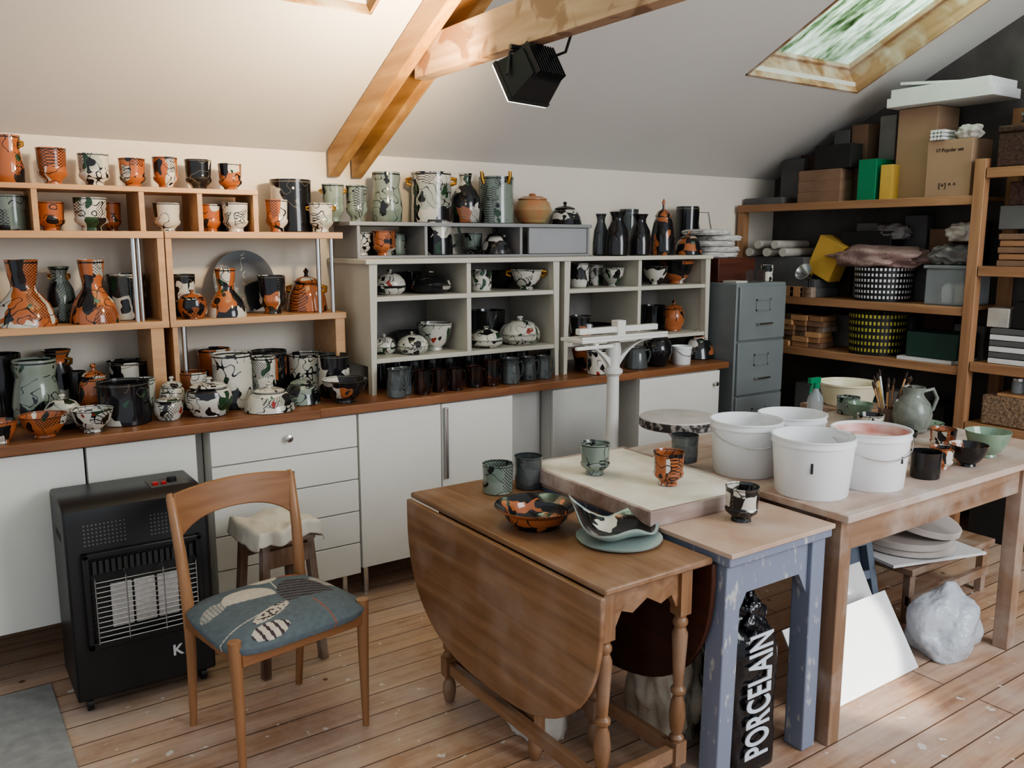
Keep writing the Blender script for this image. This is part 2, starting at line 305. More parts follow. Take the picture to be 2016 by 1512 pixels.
def text(s,name,size,mat,parent,loc,rot,depth=.0006,font_scale=1.,space=1.):
    cu=bpy.data.curves.new(name,'FONT'); cu.body=s; cu.size=size; cu.extrude=depth; cu.align_x='CENTER'; cu.align_y='CENTER'; cu.offset=size*.012*font_scale; cu.space_character=space
    t=bpy.data.objects.new('tmp',cu); C.objects.link(t); dg=bpy.context.evaluated_depsgraph_get(); me=bpy.data.meshes.new_from_object(t.evaluated_get(dg)); bpy.data.objects.remove(t)
    o=bpy.data.objects.new(name,me); C.objects.link(o); me.materials.clear(); me.materials.append(mat); o.parent=parent; o.location=loc; o.rotation_euler=rot; return o
# ---------------- setting
SL=.49
def zc(y): return 2.02+(4-y)*SL
struct(bx(-2.5,5.1,-1.5,4.1,-.05,0).build('floor',floor_mat(),local=True))
struct(bx(-2.5,5.1,4.0,4.1,0,2.03).build('wall_back',m_wall))
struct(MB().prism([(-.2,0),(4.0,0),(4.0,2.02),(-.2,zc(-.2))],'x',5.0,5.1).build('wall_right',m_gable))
X_=[-2.5,.55,1.52,3.63,4.60,5.1]; Y_=[4.1,3.13,2.05,-.2]
mb=MB()
for i in range(5):
    for j in range(3):
        if j==1 and i in (1,3): continue
        y0,y1=Y_[j],Y_[j+1]
        v=[mb.bm.verts.new(p) for p in ((X_[i],y0,zc(y0)),(X_[i+1],y0,zc(y0)),(X_[i+1],y1,zc(y1)),(X_[i],y1,zc(y1)),(X_[i],y0,zc(y0)+.06),(X_[i+1],y0,zc(y0)+.06),(X_[i+1],y1,zc(y1)+.06),(X_[i],y1,zc(y1)+.06))]
        for q in ((3,2,1,0),(4,5,6,7),(0,1,5,4),(1,2,6,5),(2,3,7,6),(3,0,4,7)): mb.bm.faces.new([v[k] for k in q])
struct(mb.build('ceiling',m_ceil))
gm=glass_mat(); a=math.atan(SL)
for n,(x0,x1) in enumerate(((.55,1.52),(3.63,4.60))):
    root=thing('window_%d'%(n+1),'','',((x0+x1)/2,3.13,zc(3.13))); del root['label']; del root['category']; struct(root); root.rotation_euler=(PI-a,0,0)
    w=(x1-x0)/2-.004; Ls=(3.13-2.05)/math.cos(a)-.004; d=-.17; y0=.004; t=.03
    mb=MB()
    mb.box(-w-t,w+t,y0-t,y0,d,-.062); mb.box(-w,w,y0,y0+.012,d,.004)
    mb.box(-w,w,Ls-.012,Ls,d,.004); mb.box(-w,-w+.012,y0,Ls,d,.004); mb.box(w-.012,w,y0,Ls,d,.004)
    mb.build('window_lining',m_reveal,root,local=True)
    mb=MB(); g=.05
    mb.box(-w+.013,w-.013,y0+.013,y0+g*.6,d+.004,d+.03); mb.box(-w+.013,w-.013,Ls-g,Ls-.013,d+.004,d+.03); mb.box(-w+.013,-w+g*.6,y0+.013,Ls-.013,d+.004,d+.031); mb.box(w-g*.6,w-.013,y0+.013,Ls-.013,d+.004,d+.031); mb.build('window_frame',m_reveal,root,local=True)
    bx(-w,w,0,Ls,d-.004,d).build('window_pane',gm,root,local=True)
def rafter(x0,x1,lab):
    d=.13; poly=[]
    for y,o in ((3.97,0.004),(1.2,0.004),(1.2,d),(3.97,d)): poly.append((y,zc(y)-o))
    o=MB().prism(poly,'x',x0,x1).build('rafter_beam',m_beam,bevel=.003); return tag(o,lab,'beam')
rafter(1.68,1.735,'orange pine rafter on the left of the sloping pair')
rafter(1.80,1.855,'orange pine rafter on the right of the pair, beyond the horizontal beam')
tag(bx(1.737,1.798,.9,3.2,2.245,2.395).build('tie_beam',m_beam2,bevel=.003),'thick horizontal pine beam held between the two sloping rafters','beam')
# ---------------- worktops and base units
for (x0,x1,dy,lab) in ((-1.2,1.357,0,'long left piece of brown wooden worktop carrying pots below wooden shelves'),(1.36,2.33,.012,'middle piece of brown wooden worktop above white cupboard doors'),(2.333,3.91,.02,'right piece of brown wooden worktop ending beside the filing cabinet')):
    tag(bx(x0,x1,3.375+dy,3.995,.862,.90).build('worktop',m_top,bevel=.003),lab,'worktop')
def unit(x0,x1,zb,lab,doors=(),drawers=0,mat=m_door,rec=0,knob=None,handle=None):
    r=thing('base_cabinet',lab,'cabinet',((x0+x1)/2,3.7,0)); f=3.42+rec
    bx(x0+.002,x1-.002,f,3.98,zb,.858).build('body',mat,r)
    for x in (x0+.05,x1-.05):
        for y in (f+.06,3.9): MB().tube([(x,y,0),(x,y,zb)],.016).build('leg',m_chrome,r)
    for (a_,b_) in doors:
        d=bx(a_+.003,b_-.003,f-.02,f-.001,zb,.855).build('door',mat,r,bevel=.002)
        if handle and handle[0]==(a_,b_):
            hx=handle[1]; bx(hx-.008,hx+.008,f-.045,f-.02,handle[2],handle[3]).build('handle',m_chrome,d,bevel=.003)
        if knob and knob[0]==(a_,b_):
            MB().lathe([(0,0),(.007,0),(.006,.012),(.014,.02),(.013,.028),(0,.032)],T=Matrix.Translation((knob[1],f-.02,knob[2]))@Matrix.Rotation(PI/2,4,'X')).build('knob',m_chrome,d)
    if drawers:
        hs=(.86-zb)/drawers
        for k in range(drawers):
            z1=.855-k*hs; d=bx(x0+.003,x1-.003,f-.02,f-.001,z1-hs+.005,z1).build('drawer',mat,r,bevel=.002)
            if k<2: MB().lathe([(0,0),(.007,0),(.006,.012),(.016,.02),(.015,.028),(0,.033)],T=Matrix.Translation(((x0+x1)/2,f-.02,z1-hs*.42))@Matrix.Rotation(PI/2,4,'X')).build('knob',m_chrome,d)
    return r
unit(-.75,.453,.21,'white base cabinet at far left behind the heater',doors=((-.35,.05),(.053,.453)))
unit(.457,.851,.21,'single-door white base cabinet directly behind the black heater',doors=((.457,.851),))
unit(.90,1.533,.13,'white drawer cabinet with steel knobs behind the chair',drawers=5)
unit(1.537,2.36,.15,'two-door white base cabinet with long vertical steel handle',doors=((1.537,1.955),(1.955,2.36)),handle=((1.955,2.36),1.972,.5,.84))
unit(2.604,2.995,.15,'single-door white cabinet behind the white weighing scale column',doors=((2.604,2.995),),mat=m_door_shade)
unit(3.20,3.84,.15,'white base cabinet with one knob beside the filing cabinet',doors=((3.20,3.84),),knob=((3.20,3.84),3.79,.78))
tag(bx(2.37,2.598,3.50,3.53,.0,.858).build('cabinet_panel',m_door_shade),'recessed filler panel, coloured for shade, between two white base cabinets','panel')  # shadowed gap between cabinets, its shade painted as a greyer laminate
tag(bx(.855,.897,3.5,3.53,.0,.858).build('cabinet_panel',m_door_shade),'narrow recessed filler strip left of the white drawer cabinet','panel')
# ---------------- beech shelves
def plank(r,x0,x1,z,y0=3.70,th=.028): bx(x0,x1,y0,3.975,z-th,z).build('shelf',m_shelf,r,bevel=.0015)
def upr(r,x,z0,z1,t=.022,y0=3.705,n='upright'): bx(x-t/2,x+t/2,y0,3.97,z0,z1).build(n,m_shelf,r)
z1,z2,z3=1.815,1.64,1.277
ra=thing('wooden_shelf_unit','beech-veneer shelf unit at far left with bell vases on it','shelf unit',(.1,3.84,.9))
plank(ra,-.7,.848,z2); plank(ra,-.7,.848,z3); upr(ra,.835,z3,z2-.028,.026); upr(ra,.80,.9,z3-.028,.05); upr(ra,-.6,.9,z2-.028)
MB().tube([(.735,3.73,z3),(.735,3.73,z2-.028)],.011).build('support_pole',m_chrome,ra); MB().tube([(.76,3.76,z3),(.76,3.76,z2-.028)],.009).build('support_pole',m_chrome,ra)
rb=thing('wooden_shelf_unit','beech-veneer shelf unit with the round plate, beside the cream unit','shelf unit',(1.25,3.84,.9))
plank(rb,.852,1.625,z2); plank(rb,.852,1.63,z3); upr(rb,.865,z3,z2-.028,.024); upr(rb,1.60,.9,z3-.028,.045); upr(rb,.87,.9,z3-.028,.02)
for x in (1.515,1.58): MB().tube([(x,3.73,z3),(x,3.73,z2-.028)],.010).build('support_pole',m_chrome,rb)
MB().tube([(.91,3.73,.9),(.91,3.73,z3-.028)],.011).build('support_pole',m_chrome,rb)
rc=thing('wooden_riser_shelf','low beech pigeonhole riser shelf on top of the wooden shelf units','shelf unit',(.3,3.84,z2))
bx(-.7,1.25,3.72,3.975,z1-.02,z1).build('shelf',m_shelf,rc,bevel=.0015)
for x in (-.2,.4,.778,1.005,1.238): bx(x-.01,x+.01,3.725,3.97,z2,z1-.02).build('upright',m_shelf,rc)
# ---------------- cream units
def cream(x0,x1,lab):
    r=thing('cream_shelf_unit',lab,'shelf unit',((x0+x1)/2,3.77,.9)); y0=3.56; xm=x0+(x1-x0)*.49
    bx(x0-.02,x1+(.02 if x1<3 else 0.01),y0-.012,3.985,1.497,1.52).build('top',m_cream,r,bevel=.003)
    for x in (x0,x1-.025):
        bx(x,x+.025,y0+.04,3.98,1.03,1.497).build('side_panel',m_cream,r)
        s=1 if x==x0 else -1; xa=x if s>0 else x+.025
        MB().prism([(xa,1.497),(xa+s*.04,1.497),(xa+s*.022+.0,.9),(xa,.9)],'y',y0,y0+.04).build('leg',m_cream,r); bx(x,x+.025,3.94,3.98,.9,1.03).build('leg',m_cream,r)
    for z in (1.35,1.066): bx(x0+.025,x1-.025,y0+.005,3.97,z-.022,z).build('shelf',m_cream,r,bevel=.002)
    bx(xm-.012,xm+.012,y0+.005,3.97,1.35,1.497).build('divider',m_cream,r); bx(xm-.012,xm+.012,y0+.005,3.97,1.066,1.328).build('divider',m_cream,r)
    bx(x0+.025,x1-.025,3.972,3.982,1.04,1.497).build('back_panel',m_grymid,r)
    return xm
xmA=cream(1.685,2.765,'cream-painted shelf unit under the grey pigeonhole shelf, behind the scale\'s left')
xmB=cream(2.80,3.90,'cream-painted shelf unit nearest the grey filing cabinet')
r=thing('grey_pigeonhole_shelf','long low grey pigeonhole shelf standing on the cream unit','shelf unit',(2.4,3.84,1.52))
bx(1.66,3.10,3.70,3.98,1.672,1.69).build('top',m_grey,r,bevel=.002); bx(1.70,3.09,3.71,3.98,1.521,1.533).build('bottom',m_grey,r)
for x in (1.70,2.055,2.62,3.075): bx(x,x+.015,3.71,3.975,1.533,1.672).build('divider',m_grey,r)
bx(2.68,3.072,3.712,3.728,1.535,1.67).build('door',M('pale_grey_paint',(.33,.33,.34),.5,var=.04),r,bevel=.002)
# ---------------- pottery
PR={'beaker':[(.5,0),(.6,.01),(.56,.1),(.62,.15),(.93,.27),(.98,.36),(.9,.42),(.92,.5),(.97,.9),(1,1)],
'mug':[(.8,0),(.93,.03),(.97,.3),(.95,.6),(1,1)],'cylinder':[(.93,0),(1,.02),(1,.3),(.97,.5),(.98,.8),(1,1)],
'taper':[(.9,0),(1,.04),(.97,.3),(.86,.7),(.8,.88),(.88,1)],'bowl':[(.4,0),(.44,.02),(.4,.12),(.6,.24),(.85,.55),(1,1)],
'rimbowl':[(.5,0),(.55,.03),(.56,.1),(.74,.45),(.78,.70),(.98,.94),(1.0,1)],
'bellvase':[(1,0),(1,.04),(.95,.15),(.8,.33),(.52,.48),(.40,.56),(.40,.64),(.46,.75),(.5,.9),(.54,1)],
'bottle':[(.75,0),(.9,.03),(1,.25),(.98,.5),(.7,.68),(.42,.78),(.36,.86),(.46,1)],'vase':[(.8,0),(.9,.04),(.95,.3),(.82,.6),(.75,.72),(.85,.88),(.82,1)],
'tallbottle':[(.8,0),(1,.03),(1,.3),(.85,.6),(.5,.8),(.5,.88),(.7,1)]}
NM={'beaker':('footed_beaker','beaker'),'mug':('straight_mug','mug'),'cylinder':('cylinder_vase','vase'),'taper':('tapered_mug','mug'),'bowl':('footed_bowl','bowl'),'rimbowl':('rimmed_bowl','bowl'),'bellvase':('bell_vase','vase'),'bottle':('ceramic_bottle','bottle'),'vase':('waisted_vase','vase'),'tallbottle':('tall_bottle','bottle'),'jar':('lidded_jar','jar'),'dome':('domed_dish','dish'),'round':('round_jar','jar'),'bellpot':('bell_pot','pot')}
SZ=.803
SF={'S1':(z1,3.845,3.73,3.97,'on the top wooden shelf',[]),'S2':(z2,3.845,3.705,3.972,'on the second wooden shelf',[.4,.778,1.005,1.238]),'S3':(z3,3.83,3.70,3.972,'on the third wooden shelf',[.74,.845,1.515,1.58]),
'CL':(.9,None,3.385,3.975,'on the worktop below the wooden shelves',[]),'BT':(1.69,3.84,3.71,3.97,'on top of the grey pigeonhole shelf',[]),'BI':(1.533,3.82,3.715,3.97,'inside the grey pigeonhole shelf',[1.707,2.06,2.627]),
'UT':(1.52,3.72,3.57,3.97,'on top of the right cream unit',[]),'A1':(1.35,3.70,3.57,3.965,'on the left cream unit\'s upper shelf',[1.698,xmA,2.75]),'A0':(1.066,3.70,3.57,3.965,'on the left cream unit\'s lower shelf',[1.698,xmA,2.75]),
'B1':(1.35,3.70,3.57,3.965,'on the right cream unit\'s upper shelf',[2.812,xmB,3.887]),'B0':(1.066,3.70,3.57,3.965,'on the right cream unit\'s lower shelf',[2.812,xmB,3.887]),
'CU':(.9,None,3.42,3.95,'beneath the cream shelf units',[1.70,2.752,2.815]),'OAK':(.73,None,1.5,2.6,'on the oak drop-leaf table',[]),'SLAB':(SZ,None,1.76,2.46,'on the square plaster slab',[]),'BRD':(.752,None,1.53,1.77,'on the tan board over the blue table',[]),'LT':(.78,None,1.5,2.5,'on the long work table',[])}
SPEC=[]
def P(s,kind,mat,px,yt,yb,w,desc,y=None,ears=0,handle=None,grp=None):
    z,yd,lo,hi,pl,dv=SF[s]; d,F,D=ray(px,yb); d2,F2,D2=ray(px,yt)
    if yd is None and y is None:
        t=(z-H)/d.z; r=w/2*t; hd=Vector((d.x,d.y)).normalized(); fr={'bowl':.45,'rimbowl':.5,'beaker':.6}.get(kind,.85)
        x=d.x*t+hd.x*r*fr; yy=d.y*t+hd.y*r*fr; t=t*(1+r*fr/(F*t)); r=w/2*t
    else:
        yy=y or yd; t=yy/d.y; x=d.x*t; r=w/2*t; hd=Vector((d.x,d.y)).normalized()
    sl=lambda a,b: max(0,a/b)
    dy=(yb-yt)
    if yd is None and y is not None:
        h=H-z+(-D2)*(yy/d2.y)-r*sl(D2,F2)*.8
    else: h=dy*t-r*(.7*sl(D,F)*(.5 if 'bowl' in kind else 1)+sl(D2,F2))
    h=max(h,.025); r*=.99
    SPEC.append(dict(s=s,kind=kind,mat=mat,x=x,y=yy,r=r,h=h,hd=hd,desc=desc,ears=ears,handle=handle,px=px,grp=grp,x0=x))
P('S1','vase','t',18,262,355,62,'tall orange vase with dark lugs',ears=1)
for px,yt,w,m,d in ((105,288,56,'t','tall orange footed beaker'),(187,298,58,'w','pale grey footed beaker'),(262,306,50,'t','small orange footed beaker'),(327,303,48,'t','small orange footed beaker'),(392,307,52,'k','black and white footed beaker'),(454,314,46,'t','small orange footed beaker')): P('S1','beaker',m,px,yt,357+px*.02,w,d)
P('S2','mug','c',30,375,443,60,'dark grey-green mug'); P('S2','beaker','t',86,387,443,52,'orange footed beaker',y=3.85); P('S2','beaker','w',180,380,444,62,'white footed beaker with green leaves',y=3.8); P('S2','beaker','t',220,388,444,38,'orange footed beaker',y=3.9)
P('S2','beaker','w',330,390,445,52,'white footed beaker with black ovals'); P('S2','beaker','t',412,393,446,46,'orange footed beaker',y=3.82); P('S2','mug','k',449,395,447,36,'dark mug half hidden between beakers',y=3.91); P('S2','beaker','w',487,393,448,50,'white beaker with bold black patches',y=3.79)
P('S2','beaker','t',546,390,452,44,'orange footed beaker',y=3.75); P('S2','cylinder','k',580,350,450,80,'large black cylinder vase with white face panel',y=3.9); P('S2','beaker','w',628,396,452,48,'small white beaker with gold lugs',y=3.77,ears=1)
P('S3','bellvase','t',60,500,633,112,'largest orange bell vase with tall neck',y=3.80); P('S3','tallbottle','c',120,515,625,64,'grey lugged bottle behind the bell vases',y=3.93,ears=1); P('S3','bellvase','t',180,503,630,92,'orange bell vase with flared pale rim',y=3.79); P('S3','cylinder','k',247,535,627,74,'black cylinder vase with gold patches',y=3.90); P('S3','mug','K',-14,545,640,40,'plain black mug cut by the frame')
P('S3','mug','k',362,517,600,48,'black and white mug beside the plate',y=3.93); P('S3','jar','t',380,560,620,56,'small orange lidded jar',y=3.76); P('S3','bellvase','t',447,517,614,76,'orange and white long-necked bell vase',y=3.78); P('S3','beaker','k',537,530,607,54,'tall black and white beaker',y=3.82); P('S3','bellpot','t',605,520,608,80,'orange lidded bell pot with finial',y=3.86,ears=1)
P('CL','cylinder','K',14,700,820,96,'big black vase at the frame edge',y=3.72); P('CL','vase','c',85,705,832,96,'large grey vase with drawn figure',y=3.68); P('CL','tallbottle','k',125,683,800,80,'black jar with gold lugs behind grey vase',y=3.90,ears=1); P('CL','jar','t',187,708,795,58,'orange narrow lidded jar',y=3.76); P('CL','cylinder','k',258,705,800,80,'black cylinder with orange inside, at the back',y=3.88)
P('CL','cylinder','k',240,738,833,96,'large black mug with green leaves on white'); P('CL','beaker','w',288,743,800,42,'small white beaker behind black mug',y=3.68); P('CL','bowl','t',10,818,872,62,'small orange bowl at the frame edge'); P('CL','bowl','t',98,806,863,90,'orange bowl with black stripes'); P('CL','dome','w',120,772,846,84,'white and green domed dish behind orange bowl',y=3.57); P('CL','bowl','w',190,795,852,80,'white bowl with green leaf')
P('CL','jar','w',341,738,806,50,'white lidded jar at the rear',y=3.62); P('CL','jar','w',333,768,828,56,'small white lidded jar in front'); P('CL','jar','w',414,733,822,90,'large grey-white lidded jar'); P('CL','cylinder','t',385,727,800,58,'orange mug behind the large lidded jar',y=3.72); P('CL','cylinder','t',425,682,780,64,'orange cylinder with black rim at the back',y=3.9); P('CL','cylinder','w',462,688,800,76,'tall white cylinder with orange inside',y=3.70)
P('CL','cylinder','k',534,683,780,68,'black cylinder with orange band at the back',y=3.90); P('CL','mug','w',518,695,775,50,'white mug with green stems',y=3.74); P('CL','bellpot','w',531,742,814,98,'white bell pot with black arches'); P('CL','bellpot','c',596,730,800,74,'grey-white lidded bell pot'); P('CL','cylinder','w',607,688,770,72,'white cylinder with green brushwork',y=3.86); P('CL','cylinder','k',654,693,775,62,'dark mug with grey leaf panel',y=3.68); P('CL','bowl','k',682,738,794,90,'black bowl with white patch')
P('BT','beaker','c',657,358,430,44,'celadon beaker with gold lugs',ears=1); P('BT','beaker','c',703,360,430,44,'celadon beaker with green brushwork'); P('BT','vase','c',762,336,432,66,'grey-green waisted vase'); P('BT','cylinder','w',850,335,432,80,'white and black cylinder with gold lugs',ears=1); P('BT','bottle','k',917,336,432,58,'black bottle with patterned base'); P('BT','cylinder','c',977,342,432,70,'celadon pot with four gold horns',ears=2); P('BT','round','p',1048,372,432,78,'round peach-coloured lidded jar'); P('BT','bellpot','k',1112,384,430,68,'black bell-shaped dish with white motifs')
P('BI','beaker','w',712,458,503,42,'small white beaker'); P('BI','beaker','t',757,455,503,48,'orange and white beaker',y=3.76); P('BI','mug','c',790,460,500,36,'grey mug behind orange beaker',y=3.9); P('BI','cylinder','k',862,435,503,60,'black and white jug with side handle',handle=1,y=3.78); P('BI','beaker','c',934,458,500,42,'grey footed beaker'); P('BI','bellpot','k',988,448,500,62,'black lidded bell pot with white lid',y=3.80)
P('UT','tallbottle','g',1182,418,500,32,'slim dark grey bottle',y=3.7); P('UT','tallbottle','K',1215,415,499,46,'black flask with long neck',y=3.68); P('UT','tallbottle','K',1259,418,498,46,'black flask with long neck',y=3.68); P('UT','mug','g',1237,402,490,38,'dark grey beaker behind the flasks',y=3.9); P('UT','bellpot','q',1304,388,498,52,'black and orange jar with spire lid',y=3.70); P('UT','bellpot','q',1355,448,496,56,'squat black and orange lidded pot',y=3.66); P('UT','mug','k',1352,398,490,46,'tall black and white mug behind squat pot',y=3.86)
P('A1','dome','w',768,528,580,64,'white and green domed dish'); P('A1','dome','k',848,528,574,82,'black and white casserole'); P('A1','mug','w',947,527,570,44,'white mug with vine'); P('A1','bowl','K',990,530,566,56,'black bowls stacked together',y=3.84); P('A1','bowl','w',1036,528,568,64,'white bowl with gold lugs',ears=1)
P('A0','dome','w',760,648,692,50,'small white domed dish'); P('A0','dome','w',818,642,692,62,'medium white and green domed dish',y=3.64); P('A0','bowl','w',874,628,686,76,'white footed bowl with red flower',y=3.74); P('A0','bowl','g',815,624,660,66,'grey bowl at the back',y=3.90); P('A0','dome','w',957,638,686,68,'white lidded dish with green leaves',y=3.66); P('A0','dome','w',1032,615,676,82,'large white dome on a dish',y=3.72); P('A0','cylinder','K',962,594,660,66,'black casserole at the back',y=3.90)
P('B1','mug','k',1140,520,568,40,'black and white mug'); P('B1','mug','w',1172,521,562,32,'narrow white mug with black marks',y=3.8); P('B1','bowl','w',1206,530,567,46,'small white bowl'); P('B1','bowl','k',1290,522,560,52,'black and white bowl'); P('B1','bowl','t',1345,510,556,70,'orange bowl with black zigzag')
P('B0','bowl','K',1180,604,630,80,'black shallow bowl',y=3.8); P('B0','bowl','w',1230,598,620,38,'tiny white bowl',y=3.88); P('B0','jar','t',1325,582,645,44,'orange lidded jar',y=3.70); P('B0','cylinder','k',1142,590,640,44,'black mug behind the scale',y=3.66)
for px,yt,yb,w,m in ((765,722,784,38,'g'),(796,722,780,34,'g'),(832,726,778,34,'b'),(866,724,773,32,'b'),(897,722,770,32,'b'),(934,718,764,36,'b'),(967,706,761,32,'b'),(1006,702,757,38,'g'),(1040,700,750,34,'g'),(1070,698,747,32,'g')):
    P('CU','taper' if m=='g' else 'mug',m,px,yt,yb,w,'grey tapered mug' if m=='g' else 'glossy brown-black mug',handle=1)
for px,yt in ((750,690),(782,692),(815,690),(850,688),(885,686),(925,682),(960,680),(990,678),(1025,676),(1058,674)): P('CU','taper','K',px,yt,750,36,'black tapered mug at back',y=3.74)
P('CU','bowl','t',1125,697,748,64,'orange bowl with black stripes'); P('CU','mug','w',1175,688,738,42,'white mug with black marks'); P('CU','mug','K',1150,680,735,40,'black mug behind the orange bowl',y=3.74); P('CU','taper','g',1252,680,728,46,'grey tapered mug beside scale',handle=1); P('CU','round','K',1293,652,726,60,'black round jar with knob'); P('CU','bellpot','k',1372,643,708,68,'black and white domed pot'); P('CU','mug','K',1270,690,720,30,'small black mug',y=3.76)
P('OAK','mug','c',980,903,976,62,'celadon cup with black brushwork'); P('OAK','mug','g',1040,889,966,56,'dark grey-blue cup'); P('OAK','rimbowl','q',1056,970,1048,168,'black and orange wide-rimmed bowl')
P('SLAB','beaker','c',1171,862,937,60,'celadon footed cup with black mark'); P('SLAB','beaker','t',1315,878,958,62,'orange footed cup with black bands'); P('SLAB','mug','g',1347,849,914,54,'blue-grey cup'); P('BRD','beaker','k',1459,943,1030,68,'black and green cup with orange foot')
P('LT','mug','K',1820,880,945,58,'round black cup'); P('LT','beaker','t',1851,872,925,46,'orange cup behind black cup'); P('LT','beaker','t',1855,836,885,50,'orange cup beside the jug'); P('LT','bowl','q',1903,865,920,74,'black and orange bowl'); P('LT','bowl','G',1941,838,902,84,'pale green footed bowl'); P('LT','bowl','G',1885,825,858,76,'green bowl at the back',y=2.04); P('LT','mug','K',1783,855,895,38,'black cup behind the bucket',y=1.98); P('LT','bowl','G',1692,790,822,50,'small celadon bowl',y=2.3); P('LT','bowl','w',1712,812,850,52,'pale pink-rimmed bowl',y=2.05); P('LT','mug','c',1668,778,822,44,'speckled cup near spray bottle',y=2.42)
P('CL','mug','K',155,722,800,34,'thin black mug between the vases',y=3.88); P('CL','taper','g',500,712,790,40,'grey mug behind the lidded jar',y=3.88); P('CL','mug','k',566,700,780,40,'small dark patterned mug at the back',y=3.90)
P('BI','mug','K',742,458,500,30,'black mug in the corner',y=3.92); P('A1','mug','K',812,530,570,34,'black mug behind the casserole',y=3.88); P('B1','mug','K',1320,520,560,32,'black mug behind the bowls',y=3.88); P('B0','cylinder','K',1285,600,650,50,'dark pot in the shadow',y=3.86)
by={}
for s in SPEC: by.setdefault(s['s'],[]).append(s)
for k,L in by.items():
    z,yd,lo,hi,pl,dv=SF[k]
    for it in range(140):
        for i in range(len(L)):
            for j in range(i):
                a_,b_=L[i],L[j]; dx=a_['x']-b_['x']; dy=a_['y']-b_['y']; d=math.hypot(dx,dy); need=a_['r']+b_['r']+.003
                if d<need:
                    e=(need-d)*.3; sgn=1 if dy>0 or (dy==0 and i>j) else -1
                    for q,s_ in ((a_,sgn),(b_,-sgn)):
                        ny=min(max(q['y']+q['hd'].y*e*s_,lo+q['r']),hi-q['r']) if hi-lo>2*q['r'] else q['y']
                        q['x']+=(ny-q['y'])*q['hd'].x/q['hd'].y; q['y']=ny
                    if it>70:
                        u=(1 if dx>0 else -1)*e*.3
                        for q,s_ in ((a_,1),(b_,-1)):
                            if abs(q.get('lat',0)+u*s_)<.014: q['x']+=u*s_; q['lat']=q.get('lat',0)+u*s_
        for q in L:
            ny=min(max(q['y'],lo+q['r']),hi-q['r']) if hi-lo>2*q['r'] else (lo+hi)/2
            q['x']+=(ny-q['y'])*q['hd'].x/q['hd'].y; q['y']=ny
            if k=='LT': q['x']=min(q['x'],3.73-q['r'])
            for x in dv:
                if k=='S3' and q['y']-q['r']>3.76 and x in (.74,1.515,1.58): continue
                g=q['r']+.014
                if abs(q['x']-x)<g: q['x']=x+(g if q['x']>x else -g)
    L2=sorted(L,key=lambda q:q['y'])
    for i in range(len(L2)):       # the pot standing further back gives way
        for j in range(i):
            bk,fr_=L2[i],L2[j]; d=math.hypot(bk['x']-fr_['x'],bk['y']-fr_['y']); need=bk['r']+fr_['r']+.001
            if d<need:
                nr=d-fr_['r']-.001
                if nr>bk['r']*.62: bk['r']=nr
                else: bk['r']*=.62; fr_['r']=min(fr_['r'],max(d-bk['r']-.001,fr_['r']*.6))
def shell(prof,R,Hh,th=.004):
    o=[(r*R,z*Hh) for r,z in prof]; th=min(th,R*.12); fl=max(.06*Hh,.004)
    i=[(max(r-th,.001),z) for r,z in o[::-1] if z>fl*1.2]; i[0]=(o[-1][0]-th*.6,o[-1][1])
    return [(0,0)]+o+i+[(i[-1][0]*.85,fl),(0,fl)]
ORD=['leftmost','second from left','third from left','fourth from left','fifth from left','sixth from left','seventh from left','eighth from left','ninth from left','tenth from left']
NW=['','','two','three','four','five','six','seven','eight','nine','ten']
